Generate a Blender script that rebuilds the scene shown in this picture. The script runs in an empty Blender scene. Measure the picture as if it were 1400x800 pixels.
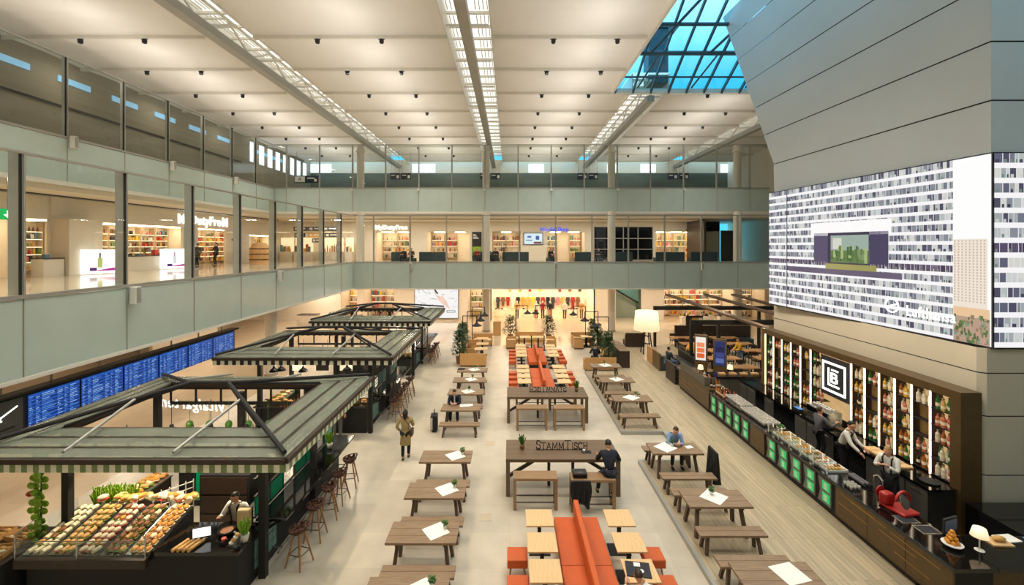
import bpy, bmesh, math, random
from mathutils import Vector, Matrix
random.seed(11)
S = bpy.context.scene
COL = S.collection
PI = math.pi
# ------------------------------------------------------------------ camera, world, exposure
F = 605.0; EYE = 7.0
cam = bpy.data.cameras.new('camera'); camo = bpy.data.objects.new('camera', cam); COL.objects.link(camo)
camo.location = (0, 0, EYE); camo.rotation_euler = (PI/2, 0, 0)
cam.sensor_width = 36; cam.lens = F/1400*36; cam.shift_x = 3/1400; cam.shift_y = -64/1400
cam.clip_end = 300
S.camera = camo
S.view_settings.view_transform = 'Standard'; S.view_settings.look = 'None'
S.view_settings.exposure = 0.0; S.view_settings.gamma = 1.0
S.view_settings.use_curve_mapping = False
try:
    S.cycles.max_bounces = 7; S.cycles.diffuse_bounces = 4; S.cycles.glossy_bounces = 3
    S.cycles.transparent_max_bounces = 16; S.cycles.transmission_bounces = 4
    S.cycles.sample_clamp_indirect = 6; S.cycles.caustics_reflective = False; S.cycles.caustics_refractive = False
    S.cycles.use_denoising = True
except Exception: pass
W = bpy.data.worlds.new('sky'); S.world = W; W.use_nodes = True
nt = W.node_tree; nt.nodes.clear()
wo = nt.nodes.new('ShaderNodeOutputWorld'); bg = nt.nodes.new('ShaderNodeBackground')
tc = nt.nodes.new('ShaderNodeTexCoord'); sp = nt.nodes.new('ShaderNodeSeparateXYZ'); rp = nt.nodes.new('ShaderNodeValToRGB')
rp.color_ramp.elements[0].position = 0.40; rp.color_ramp.elements[0].color = (.045, .33, .52, 1)
rp.color_ramp.elements[1].position = 0.58; rp.color_ramp.elements[1].color = (.55, .80, .95, 1)
nz = nt.nodes.new('ShaderNodeTexNoise'); nz.inputs['Scale'].default_value = 5
mx = nt.nodes.new('ShaderNodeMath'); mx.operation = 'MULTIPLY_ADD'; mx.inputs[1].default_value = .18; 
L = nt.links
L.new(tc.outputs['Generated'], sp.inputs[0]); L.new(tc.outputs['Generated'], nz.inputs['Vector'])
L.new(nz.outputs['Fac'], mx.inputs[0]); L.new(sp.outputs['Z'], mx.inputs[2])
L.new(mx.outputs[0], rp.inputs[0]); L.new(rp.outputs[0], bg.inputs[0]); L.new(bg.outputs[0], wo.inputs[0])
bg.inputs[1].default_value = 2.6
DOWN_W = 138
# lights: uplights under every ceiling bay, downlights on the galleries
UP_W = 450; UPC = (1, .955, .90)
def lamp(name, loc, size, power, col=(1, .93, .82), rot=(0, 0, 0), sy=None, spread=None):
    l = bpy.data.lights.new(name, 'AREA'); l.energy = power; l.color = col
    l.shape = 'RECTANGLE' if sy else 'SQUARE'; l.size = size
    if sy: l.size_y = sy
    if spread: l.spread = math.radians(spread)
    o = bpy.data.objects.new(name, l); COL.objects.link(o); o.location = loc; o.rotation_euler = rot
    return o
for bx_ in (-17.6, -7.1, 3.35, 13.4):
    y0_, y1_ = (27.5, 49) if bx_ == 13.4 else (-3, 49)
    lamp('ceiling_uplight', (bx_, (y0_+y1_)/2, 13.6), 3.0, UP_W*(y1_-y0_)/52, UPC, (PI, 0, 0), sy=y1_-y0_)
    for k in range(0, 8):
        y_ = 17.8 + 3.6*k
        if y_ < y0_: continue
        lamp('ceiling_glow_light', (bx_+.5, y_, 14.9), .5, 9, UPC, (PI, 0, 0))
for ix_, x_ in enumerate((-16.2, -8.5, -5.7, 2.0, 4.8, 14.8)):
    for k in range(7):
        y_ = 5.2 + 3.6*2*k*.85
        if ix_ == 5 and y_ < 26: continue
        lamp('ceiling_downlight', (x_, 19.6+3.6*round((y_-19.6)/3.6), 16.0), .32, DOWN_W*(1.25 if ix_ == 2 else 1), (1,.86,.68) if ix_ == 2 else UPC, spread=118)
# ------------------------------------------------------------------ helpers
def lin(c):
    r = []
    for v in c[:3]:
        v = v/255.0
        r.append(v/12.92 if v <= .04045 else ((v+.055)/1.055)**2.4)
    return (*r, 1)
MATS = {}
def pm(name, rgb, rough=.5, metal=0.0, var=.0, scale=4, stretch=(1, 1, 1), bump=0, coat=0, emit=0, ecol=None, spec=None, attr=None):
    m = bpy.data.materials.new(name); m.use_nodes = True; MATS[name] = m
    n = m.node_tree; b = n.nodes['Principled BSDF']
    c = lin(rgb)
    b.inputs['Base Color'].default_value = c
    b.inputs['Roughness'].default_value = rough; b.inputs['Metallic'].default_value = metal
    if spec is not None: b.inputs['Specular IOR Level'].default_value = spec
    if coat: b.inputs['Coat Weight'].default_value = coat; b.inputs['Coat Roughness'].default_value = .08
    if emit:
        b.inputs['Emission Color'].default_value = lin(ecol or rgb); b.inputs['Emission Strength'].default_value = emit
    t = n.nodes.new('ShaderNodeTexCoord'); mp = n.nodes.new('ShaderNodeMapping'); no = n.nodes.new('ShaderNodeTexNoise')
    mp.inputs['Scale'].default_value = stretch; no.inputs['Scale'].default_value = scale; no.inputs['Detail'].default_value = 4
    n.links.new(t.outputs['Object'], mp.inputs[0]); n.links.new(mp.outputs[0], no.inputs['Vector'])
    v = max(var, .02)
    r = n.nodes.new('ShaderNodeValToRGB')
    r.color_ramp.elements[0].position = .3; r.color_ramp.elements[1].position = .7
    r.color_ramp.elements[0].color = tuple(x*(1-v) for x in c[:3])+(1,)
    r.color_ramp.elements[1].color = tuple(min(1, x*(1+v)) for x in c[:3])+(1,)
    n.links.new(no.outputs['Fac'], r.inputs[0]); n.links.new(r.outputs[0], b.inputs['Base Color'])
    if bump:
        bn = n.nodes.new('ShaderNodeBump'); bn.inputs['Strength'].default_value = bump; bn.inputs['Distance'].default_value = .02
        n.links.new(no.outputs['Fac'], bn.inputs['Height']); n.links.new(bn.outputs[0], b.inputs['Normal'])
    return m
def glass(name, tint=(.95, .97, .96), ior=1.45, rough=0.0, extra=0.0):
    m = bpy.data.materials.new(name); m.use_nodes = True; MATS[name] = m
    n = m.node_tree; n.nodes.clear()
    o = n.nodes.new('ShaderNodeOutputMaterial'); mi = n.nodes.new('ShaderNodeMixShader')
    fr = n.nodes.new('ShaderNodeFresnel'); fr.inputs['IOR'].default_value = ior
    ad = n.nodes.new('ShaderNodeMath'); ad.operation = 'ADD'; ad.inputs[1].default_value = extra; ad.use_clamp = True
    ge = n.nodes.new('ShaderNodeNewGeometry'); bf = n.nodes.new('ShaderNodeMath'); bf.operation = 'SUBTRACT'; bf.inputs[0].default_value = 1
    mu = n.nodes.new('ShaderNodeMath'); mu.operation = 'MULTIPLY'
    tr = n.nodes.new('ShaderNodeBsdfTransparent'); tr.inputs[0].default_value = (*tint, 1)
    gl = n.nodes.new('ShaderNodeBsdfGlossy'); gl.inputs['Roughness'].default_value = rough; gl.inputs[0].default_value = (.9, .95, .93, 1)
    n.links.new(fr.outputs[0], ad.inputs[0]); n.links.new(ge.outputs['Backfacing'], bf.inputs[1])
    n.links.new(ad.outputs[0], mu.inputs[0]); n.links.new(bf.outputs[0], mu.inputs[1])
    n.links.new(mu.outputs[0], mi.inputs[0]); n.links.new(tr.outputs[0], mi.inputs[1]); n.links.new(gl.outputs[0], mi.inputs[2])
    n.links.new(mi.outputs[0], o.inputs[0])
    return m
class MB:
    def __init__(s): s.v = []; s.f = []; s.m = []; s.c = []
    def add(s, vs, fs, m=0, col=None):
        o = len(s.v); s.v += [tuple(v) for v in vs]
        for f in fs:
            s.f.append([o+i for i in f]); s.m.append(m); s.c.append(col)
    def box(s, x0, x1, y0, y1, z0, z1, m=0, M=None):
        vs = [Vector(p) for p in ((x0,y0,z0),(x1,y0,z0),(x1,y1,z0),(x0,y1,z0),(x0,y0,z1),(x1,y0,z1),(x1,y1,z1),(x0,y1,z1))]
        if M: vs = [M @ v for v in vs]
        s.add(vs, [(3,2,1,0),(4,5,6,7),(0,1,5,4),(1,2,6,5),(2,3,7,6),(3,0,4,7)], m); return s
    def quad(s, a, b, c, d, m=0, col=None): s.add([a, b, c, d], [(0,1,2,3)], m, col); return s
    def bar(s, a, b, w, h=None, m=0):          # rectangular bar between two points
        a = Vector(a); b = Vector(b); h = h or w; d = (b-a).normalized()
        up = Vector((0,0,1)) if abs(d.z) < .95 else Vector((0,1,0))
        x = d.cross(up).normalized(); z = x.cross(d).normalized()
        vs = [p + x*sx*w/2 + z*sz*h/2 for p in (a, b) for sx, sz in ((-1,-1),(1,-1),(1,1),(-1,1))]
        s.add(vs, [(0,1,2,3),(7,6,5,4),(4,5,1,0),(5,6,2,1),(6,7,3,2),(7,4,0,3)], m); return s
    def tube(s, a, b, r, r2=None, n=8, m=0):
        a = Vector(a); b = Vector(b); r2 = r if r2 is None else r2; d = (b-a).normalized()
        up = Vector((0,0,1)) if abs(d.z) < .95 else Vector((0,1,0))
        x = d.cross(up).normalized(); z = x.cross(d).normalized()
        vs = [p + (x*math.cos(2*PI*i/n)+z*math.sin(2*PI*i/n))*rr for p, rr in ((a, r), (b, r2)) for i in range(n)]
        fs = [(i, (i+1) % n, n+(i+1) % n, n+i) for i in range(n)] + [tuple(reversed(range(n))), tuple(range(n, 2*n))]
        s.add(vs, fs, m); return s
    def path(s, pts, r, n=6, m=0):
        for a, b in zip(pts, pts[1:]): s.tube(a, b, r, n=n, m=m)
        return s
    def lathe(s, prof, c=(0,0,0), n=12, m=0, sx=1, sy=1, ms=None):
        c = Vector(c); o = len(s.v)
        for r, z in prof:
            for i in range(n): s.v.append((c.x+sx*r*math.cos(2*PI*i/n), c.y+sy*r*math.sin(2*PI*i/n), c.z+z))
        for k in range(len(prof)-1):
            for i in range(n):
                s.f.append([o+k*n+i, o+k*n+(i+1) % n, o+(k+1)*n+(i+1) % n, o+(k+1)*n+i]); s.m.append(ms[k] if ms else m); s.c.append(None)
        s.f.append([o+i for i in reversed(range(n))]); s.m.append(ms[0] if ms else m); s.c.append(None)
        s.f.append([o+(len(prof)-1)*n+i for i in range(n)]); s.m.append(ms[-1] if ms else m); s.c.append(None)
        return s
    def ball(s, c, r, m=0, n=8, rings=6, sq=(1,1,1), M=None):
        c = Vector(c); vs = []; fs = []
        vs.append(Vector((0,0,-1)))
        for j in range(1, rings):
            t = PI*j/rings
            for i in range(n): vs.append(Vector((math.sin(t)*math.cos(2*PI*i/n), math.sin(t)*math.sin(2*PI*i/n), -math.cos(t))))
        vs.append(Vector((0,0,1)))
        for i in range(n): fs.append((0, 1+(i+1) % n, 1+i))
        for j in range(rings-2):
            for i in range(n): fs.append((1+j*n+i, 1+j*n+(i+1) % n, 1+(j+1)*n+(i+1) % n, 1+(j+1)*n+i))
        t = len(vs)-1
        for i in range(n): fs.append((1+(rings-2)*n+i, 1+(rings-2)*n+(i+1) % n, t))
        q = Vector(sq) if not isinstance(r, (tuple, list)) else None
        if isinstance(r, (tuple, list)): vs = [Vector((v.x*r[0], v.y*r[1], v.z*r[2])) for v in vs]
        else: vs = [Vector((v.x*r*q.x, v.y*r*q.y, v.z*r*q.z)) for v in vs]
        if M: vs = [M @ v for v in vs]
        s.add([v+c for v in vs], fs, m); return s
    def prism(s, poly, z0, z1, m=0, ax='z'):
        n = len(poly)
        def P(u, v, w): return {'z': (u, v, w), 'x': (w, u, v), 'y': (u, w, v)}[ax]
        vs = [P(u, v, z0) for u, v in poly] + [P(u, v, z1) for u, v in poly]
        s.add(vs, [tuple(reversed(range(n))), tuple(range(n, 2*n))] + [(i, (i+1) % n, n+(i+1) % n, n+i) for i in range(n)], m); return s
    def mesh(s, name, mats, smooth=False):
        me = bpy.data.meshes.new(name); me.from_pydata(s.v, [], s.f)
        if not isinstance(mats, (list, tuple)): mats = [mats]
        for m in mats: me.materials.append(m)
        me.polygons.foreach_set('material_index', s.m)
        if smooth: me.polygons.foreach_set('use_smooth', [True]*len(s.f))
        if any(c is not None for c in s.c):
            at = me.color_attributes.new('Col', 'FLOAT_COLOR', 'CORNER')
            li = 0
            for p, c in zip(me.polygons, s.c):
                for _ in p.loop_indices: at.data[li].color = lin(c or (128,128,128)); li += 1
        bm = bmesh.new(); bm.from_mesh(me); bmesh.ops.recalc_face_normals(bm, faces=bm.faces); bm.to_mesh(me); bm.free()
        me.update(); return me
    def build(s, name, mats, parent=None, loc=(0,0,0), rz=0, smooth=False, bevel=0, rot=None):
        o = bpy.data.objects.new(name, s.mesh(name, mats, smooth)); COL.objects.link(o)
        o.location = loc; o.rotation_euler = rot or (0, 0, rz)
        if parent: o.parent = parent
        if bevel:
            b = o.modifiers.new('bevel', 'BEVEL'); b.width = bevel; b.segments = 2; b.limit_method = 'ANGLE'
        return o
def tag(o, label, cat, group=None):
    o['label'] = label; o['category'] = cat
    if group: o['group'] = group
    return o
def thing(name, label, cat, loc=(0,0,0), rz=0, group=None):
    o = bpy.data.objects.new(name, None); COL.objects.link(o); o.location = loc; o.rotation_euler = (0,0,rz)
    o.empty_display_size = .1
    return tag(o, label, cat, group)
def struct(o): o['kind'] = 'structure'; return o
def clone(o, loc=None, rz=None, label=None, group=None, parent=None, scale=None):
    c = o.copy(); COL.objects.link(c)
    if parent: c.parent = parent
    if loc is not None: c.location = loc
    if rz is not None: c.rotation_euler = (0,0,rz)
    if label: c['label'] = label
    if group: c['group'] = group
    if scale: c.scale = scale
    for ch in KIDS(o): clone(ch, parent=c)
    return c
KC = {}
def KIDS(o): return list(o.children)
ORD = ['first','second','third','fourth','fifth','sixth','seventh','eighth','ninth','tenth','eleventh','twelfth','thirteenth','fourteenth','fifteenth','sixteenth','seventeenth','eighteenth']
def mesh_of(o):
    bpy.context.view_layer.update(); dg = bpy.context.evaluated_depsgraph_get()
    return bpy.data.meshes.new_from_object(o.evaluated_get(dg))
def text(s, size, mat, name='lettering', parent=None, loc=(0,0,0), rot=(PI/2,0,0), ext=.01, bold=0, shear=0, align='CENTER', sx=1, space=1.06):
    cu = bpy.data.curves.new('t', 'FONT'); cu.body = s; cu.size = size; cu.extrude = ext; cu.offset = bold; cu.shear = shear; cu.space_character = space
    cu.align_x = align; cu.align_y = 'CENTER'; cu.resolution_u = 3
    o = bpy.data.objects.new('t', cu); COL.objects.link(o)
    me = mesh_of(o); bpy.data.objects.remove(o); me.materials.clear(); me.materials.append(mat)
    t = bpy.data.objects.new(name, me); COL.objects.link(t); t.location = loc; t.rotation_euler = rot; t.scale = (sx, 1, 1)
    if parent: t.parent = parent
    return t
def colmat(name, strength=1.0, rough=.4, lit=True):      # colour attribute drives the picture
    m = bpy.data.materials.new(name); m.use_nodes = True; MATS[name] = m
    n = m.node_tree; b = n.nodes['Principled BSDF']; a = n.nodes.new('ShaderNodeVertexColor'); a.layer_name = 'Col'
    n.links.new(a.outputs[0], b.inputs['Base Color']); b.inputs['Roughness'].default_value = rough
    if lit:
        b.inputs['Base Color'].default_value = (0,0,0,1); n.links.remove(b.inputs['Base Color'].links[0])
        n.links.new(a.outputs[0], b.inputs['Emission Color']); b.inputs['Emission Strength'].default_value = strength
    return m
# ------------------------------------------------------------------ materials
M = MATS
pm('membrane', (232,229,222), .85, var=.02, scale=.6)
pm('white_metal', (222,218,206), .45, var=.03)
pm('grey_metal', (165,164,156), .4, metal=.3, var=.04)
pm('mullion_side', (176,174,164), .45, var=.03)
pm('black_gasket', (25,25,26), .5)
pm('frosted', (184,200,192), .2, var=.03, scale=1.2, spec=.6)
pm('plaster', (222,210,190), .8, var=.03)
pm('white_wall', (226,216,198), .7, var=.02)
pm('reflection_brown_wall', (142,134,116), .7, var=.08, scale=1, stretch=(1,.2,6))  # brown of the reflection in the gallery glass, put into the wall colour
pm('green_grey', (92,102,92), .4, var=.2, scale=.8, stretch=(.4,1,2))
pm('concrete_slab', (205,194,175), .6, var=.04)
pm('column_paint', (214,206,192), .55, var=.03)
pm('tower_metal', (214,220,222), .45, metal=.15, var=.03, scale=.5, spec=.5)
pm('joint', (45,44,42), .6)
pm('black', (16,15,15), .35, var=.1)
pm('matt_black', (22,21,20), .65, var=.1)
pm('black_gloss', (14,13,13), .08, spec=.7)
pm('dark_wood', (52,38,28), .5, var=.25, scale=6, stretch=(1,8,8))
pm('brown_clad', (104,78,42), .45, var=.16, scale=9, bump=.1)
pm('bar_brown', (92,72,42), .35, metal=.25, var=.12, scale=7)
pm('table_wood', (140,114,86), .55, var=.2, scale=3, stretch=(1.2,14,14), bump=.15)
pm('table_edge', (92,72,54), .6, var=.2, scale=3, stretch=(1.2,14,14))
pm('stamm_wood', (108,86,62), .5, var=.12, scale=3, stretch=(1,12,12), bump=.1)
pm('bench_wood', (150,118,82), .5, var=.14, scale=3, stretch=(1,12,12))
pm('light_wood', (226,186,132), .45, var=.08, scale=3, stretch=(12,1,12))
pm('leg_wood', (176,128,78), .5, var=.12, scale=4)
pm('stool_wood', (160,112,62), .45, var=.15, scale=4)
pm('seat_brown', (78,42,24), .35, var=.25, scale=8)
pm('orange_leather', (200,88,26), .55, var=.06, scale=3, bump=.1)
pm('cane', (206,158,100), .55, var=.12, scale=20)
pm('cream_seat', (228,200,150), .6, var=.05)
pm('paper', (244,240,230), .8)
pm('leaf', (62,112,34), .5, var=.35, scale=9)
pm('leaf_dark', (44,84,34), .5, var=.35, scale=9)
pm('leaf_lime', (128,168,36), .5, var=.3, scale=12)
pm('pot_white', (232,230,222), .4)
pm('pot_clay', (150,110,74), .7, var=.2)
pm('pale_green_wall', (176,182,160), .4, var=.05); pm('slat_glass', (128,132,112), .12, var=.12, scale=2, spec=.8)
pm('steel', (185,184,178), .25, metal=.9, var=.04)
pm('white_plastic', (228,226,220), .4)
pm('emerald', (12,150,104), .15, var=.2, scale=3)
pm('teal_tile', (110,150,142), .25, var=.2, scale=8)
pm('navy', (20,23,32), .7, var=.15)
pm('charcoal', (36,36,40), .7, var=.15)
pm('red', (170,28,24), .4, var=.15)
pm('screen_white', (246,248,250), .3, emit=1.2)
pm('lamp_glow', (255,236,205), .6, emit=.85, ecol=(255,226,180))
pm('strip_glow', (255,240,214), .5, emit=3.2, ecol=(255,232,196))
pm('sign_white', (255,255,250), .5, emit=1.4)
pm('sky_strip', (240,242,240), .8, emit=.95, ecol=(250,250,246))
pm('win_white', (225,235,242), .6, emit=1.1, ecol=(225,238,250)); pm('win_blue', (120,170,200), .6, emit=.6, ecol=(130,180,215))
pm('shop_glow', (255,240,215), .7, emit=6.5, ecol=(255,232,196))
pm('exit_green', (20,150,70), .4, emit=.8, ecol=(20,160,80))
pm('sign_navy', (20,28,48), .4)
pm('sign_amber', (190,130,40), .4, emit=.4)
pm('sofa_teal', (38,58,64), .6, var=.1)
pm('blueneon', (60,80,220), .4, emit=1.0)
glass('clear_glass')
glass('sky_glass', (.42,.78,.92), extra=.03)
glass('case_glass', (.93,.96,.95), extra=.03)
def haze_glass(name, rgb, tr):
    m = pm(name, rgb, .22, var=.1, scale=1.5, spec=.5); n = m.node_tree; b = n.nodes['Principled BSDF']; o = [x for x in n.nodes if x.type == 'OUTPUT_MATERIAL'][0]
    mi = n.nodes.new('ShaderNodeMixShader'); t = n.nodes.new('ShaderNodeBsdfTransparent'); t.inputs[0].default_value = (.8,.86,.78,1); mi.inputs[0].default_value = tr
    n.links.new(b.outputs[0], mi.inputs[1]); n.links.new(t.outputs[0], mi.inputs[2]); n.links.new(mi.outputs[0], o.inputs[0])
haze_glass('roof_glass', (152,156,140), .5)
colmat('picture', 1.05); colmat('printed', lit=False)
# ================================================================== SETTING
def floor_mat(name, c, rough, w, h, mortar=(150,140,122), var=.08, rot=0, ms=.004, off=.5, nscale=1.5, stretch=(1,1,1), bumpy=0):
    m = pm(name, c, rough, var=var, scale=nscale, stretch=stretch); n = m.node_tree; b = n.nodes['Principled BSDF']
    ramp = [x for x in n.nodes if x.type == 'VALTORGB'][0]; t = [x for x in n.nodes if x.type == 'TEX_COORD'][0]
    mp = n.nodes.new('ShaderNodeMapping'); mp.inputs['Rotation'].default_value = (0,0,rot); br = n.nodes.new('ShaderNodeTexBrick')
    br.offset = off; br.inputs['Scale'].default_value = 1; br.inputs['Brick Width'].default_value = w; br.inputs['Row Height'].default_value = h
    br.inputs['Mortar Size'].default_value = ms; br.inputs['Mortar Smooth'].default_value = .2
    br.inputs['Color1'].default_value = (1,1,1,1); br.inputs['Color2'].default_value = (1-var*1.6,)*3+(1,)
    q = lin(mortar); p = lin(c); br.inputs['Mortar'].default_value = tuple(q[i]/max(p[i], .01) for i in range(3))+(1,)
    mu = n.nodes.new('ShaderNodeMix'); mu.data_type = 'RGBA'; mu.blend_type = 'MULTIPLY'; mu.inputs[0].default_value = 1
    n.links.new(t.outputs['Object'], mp.inputs[0]); n.links.new(mp.outputs[0], br.inputs['Vector'])
    n.links.new(ramp.outputs[0], mu.inputs[6]); n.links.new(br.outputs['Color'], mu.inputs[7]); n.links.new(mu.outputs[2], b.inputs['Base Color'])
    return m
floor_mat('stone', (204,192,170), .32, 1.2, 1.2, var=.085, off=0, nscale=1.6, mortar=(176,164,142), ms=.003)
floor_mat('stone_polished', (206,188,160), .09, 1.2, 1.2, var=.04, off=0, mortar=(186,170,146), ms=.003)
floor_mat('planks', (186,168,136), .4, 2.6, .13, var=.13, rot=PI/2, nscale=2, stretch=(9,.6,1), mortar=(120,100,76), ms=.004)
XW, XE, YB = -24.0, 24.6, 50.0
def sbox(name, mat, *a, bevel=0): return struct(MB().box(*a).build(name, mat, bevel=bevel))
sbox('floor', M['stone'], -12.0, XE, -4, 30.9, -.3, 0)
sbox('floor', M['stone_polished'], -26, -12.0, -4, 30.9, -.3, 0)
sbox('floor', M['stone_polished'], -26, XE, 30.9, 48, -.3, 0)
# timber deck with its two islands
dk = MB(); dk.prism([(5.75,-1),(14,-1),(14,30.9),(5.75,30.9),(5.75,24.2),(4.2,24.2),(4.2,16.45),(5.75,16.45),(5.75,14.15),(4.2,14.15),(4.2,-1)][::1], 0.001, .12, 0)
struct(dk.build('floor', [M['planks']]))
kb = MB()
for y0, y1 in ((-1,14.15),(16.45,24.2)):
    kb.box(4.12,4.2,y0,y1,0,.125); 
kb.box(4.12,5.75,16.37,16.45,0,.125); kb.box(5.67,5.75,14.15,16.37,0,.125); kb.box(4.12,5.75,14.15,14.22,0,.125); kb.box(4.12,5.75,24.2,24.28,0,.125)
struct(kb.build('trim_1', M['grey_metal']))
# floor hatches
for (x,y) in ((-.62,11.4),(-.7,15.7)):
    struct(MB().box(x-.16,x+.16,y-.16,y+.16,0.001,.006).build('trim_2', M['stone_polished']))
# gallery slabs (level 1)
sbox('floor', M['stone_polished'], -26, -12.25, -4, YB, 5.35, 5.5)
sbox('floor', M['stone_polished'], -12.25, XE, 34.35, YB, 5.35, 5.5)
sbox('ceiling', M['plaster'], -26, -12.25, -4, YB, 3.75, 5.35)
sbox('ceiling', M['plaster'], -12.25, XE, 34.35, YB, 3.75, 5.35)
# level 2 slabs
sbox('floor', M['concrete_slab'], -26, -20.05, -4, YB, 9.8, 11.7)
sbox('floor', M['concrete_slab'], -20.05, XE, 37.55, YB, 9.8, 11.7)
sbox('ceiling', M['white_wall'], -26, -20.0, -4, YB, 9.45, 9.8)
sbox('ceiling', M['white_wall'], -20.0, XE, 37.5, YB, 9.45, 9.8)
for a in ((-19.99,-19.8,-4,37.35,9.68,9.82),(-19.99,XE,37.3,37.49,9.68,9.82)): sbox('trim_3', M['white_metal'], *a)
sbox('trim_4', M['black'], -22.3, -21.9, -4, YB-8, 9.40, 9.448)
sbox('trim_4', M['black'], -20, XE, 40.2, 40.6, 9.40, 9.448)
# outer walls
sbox('wall_left', M['reflection_brown_wall'], -22.7, -22.5, -4, YB, 11.7, 16.6)
sbox('trim_5', M['black'], -22.49, -22.42, -4, 37, 13.95, 14.05)
sbox('wall_left', M['plaster'], -26.2, -26, -4, YB, 0, 9.45)
sbox('wall_right', M['white_wall'], XE, XE+.2, -4, YB, 0, 22)
sbox('wall_rear', M['white_wall'], -26.2, XE+.2, -4.2, -4, 0, 20)
sbox('wall_back', M['green_grey'], -22.5, XE, YB, YB+.2, 11.7, 15.2)
sbox('wall_back', M['white_wall'], -22.5, XE, YB, YB+.2, 15.2, 16.7)
for i, px in enumerate((431, 447, 574, 589, 733, 836, 886, 991)):
    x = (px-697)*YB/F; w = .5 if i % 2 else .85
    struct(MB().box(x-w, x+w, YB-.06, YB-.01, 15.25, 16.2).build('window_%d' % (i+1), M['win_white']))
for i in range(13):
    y = 7+3*i if i < 10 else 38.6+(i-10)*1.7
    struct(MB().box(-22.5, -22.44, y, y+1.7, 15.2, 15.5).build('window_%d' % (20+i), M['win_blue']))
for i in range(8):
    y = 38.2+1.4*i
    struct(MB().box(-22.44, -22.4, y, y+.75, 14.3, 16.0).build('window_%d' % (40+i), M['win_white']))
# ---- ceiling membranes, strips and ribs
CZ = 16.3
RIBS = [19.6+3.6*k for k in range(-6, 9)]
STR = [(-13.5,-11.35),(-2.77,-.83),(7.4,9.56),(17.6,19.6)]
BAYS = [(-22.5,-13.5),(-11.35,-2.77),(-.83,7.4),(9.56,17.6),(19.6,XE)]
def membrane(x0, x1, y0, y1):
    m = MB(); n = 6; r = 6
    for i in range(n):
        for j in range(r):
            def P(a, b):
                u = a/n; v = b/r
                return (x0+(x1-x0)*v, y0+(y1-y0)*u, CZ + .16*math.sin(PI*u)*(1-.55*(2*v-1)**4))
            m.quad(P(i,j),P(i,j+1),P(i+1,j+1),P(i+1,j))
    o = m.build('ceiling', M['membrane'], smooth=True); struct(o)
SKY_Y = 26.5
for x0, x1 in BAYS:
    for a, b in zip(RIBS, RIBS[1:]):
        xx0, xx1 = x0, x1
        if b < SKY_Y+1:
            if x0 >= 7: continue
            if x0 > -1: xx1 = 6.18
        aa = max(a, -4)
        membrane(xx0, xx1, aa, b if not (x0 >= 7 and a < SKY_Y < b) else b)
sbox('ceiling', M['membrane'], -22.6, XE, -4, YB+.2, 18.6, 18.8) if False else None
for k, y in enumerate(RIBS):
    for (x0, x1) in BAYS:
        if y < SKY_Y and x0 > 7: continue
        if y < SKY_Y and x0 > -1: x1 = 6.18
        if y < -4: continue
        struct(MB().box(x0, x1, y-.045, y+.045, CZ-.14, CZ+.02).build('trim_6', M['white_metal']))
# recessed roof strips with lattice
for i, (x0, x1) in enumerate(STR):
    ys = -4 if i < 2 else SKY_Y+.1
    top = 17.35
    s = MB(); s.box(x0-.06,x0,ys,YB,CZ-.02,top); s.box(x1,x1+.06,ys,YB,CZ-.02,top)
    struct(s.build('ceiling', M['white_metal']))
    struct(MB().box(x0-.06,x1+.06,ys,YB,top,top+.05).build('ceiling', M['sky_strip']))
    g = MB(); y = ys+.3; xc = (x0+x1)/2
    while y < YB:
        g.box(x0, x1, y-.05, y+.05, 17.0, 17.12)
        for q in range(-5, 6):
            if abs(q) > 1: g.box(xc+q*.17-.02, xc+q*.17+.02, y+.25, y+.95, 17.05, 17.1)
        y += 1.2
    struct(g.build('trim_7', M['white_metal']))
    t = thing('roof_truss', 'white steel roof beam running along the %s bright slot of the ceiling' % ['leftmost','middle','right hand','far right'][i], 'beam', (xc, ys, 15.7), group='roof beams along the ceiling slots')
    Ln = YB-ys-.2
    MB().box(-.21,.21,0,Ln,0,.34).build('lower_chord', M['grey_metal'], t)
    MB().tube((.0,0,1.25),(.0,Ln,1.25),.07).build('upper_chord', M['white_metal'], t)
    d = MB(); y = 0; f = 1
    while y < Ln-1.8:
        d.tube((0,y,.34 if f > 0 else 1.25),(0,y+1.8,1.25 if f > 0 else .34),.05,n=6); y += 1.8; f = -f
    d.build('diagonal_braces', M['white_metal'], t)
    for k in range(0, int(Ln/3.6)):
        MB().box(-.9,.9,3.6*k+1.0,3.6*k+1.08,.55,.63).build('cross_arm', M['white_metal'], t)
# ceiling spotlights
sp0 = None
for k, y in enumerate(RIBS):
    if y < 8 or y > 45: continue
    for b, xm in enumerate((-17.6, -7.1, 3.35, 13.4)):
        if b == 3 and y < SKY_Y: continue
        for sgn in (-1, 1):
            lab = 'small dark spotlight, %s ceiling rib from the camera, %s half of the %s bay' % (ORD[k-3], 'left' if sgn < 0 else 'right', ['far left','left','middle','right'][b])
            if sp0 is None:
                sp0 = MB().lathe([(.06,0),(.1,-.04),(.1,-.16),(.07,-.2)], n=10).box(-.14,.14,-.03,.03,-.02,.03).build('ceiling_spotlight', M['charcoal'])
                tag(sp0, lab, 'spotlight', 'ceiling spotlights'); sp0.location = (xm+sgn*1.42, y, CZ-.14)
            else: clone(sp0, (xm+sgn*1.42, y, CZ-.14), label=lab)
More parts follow.
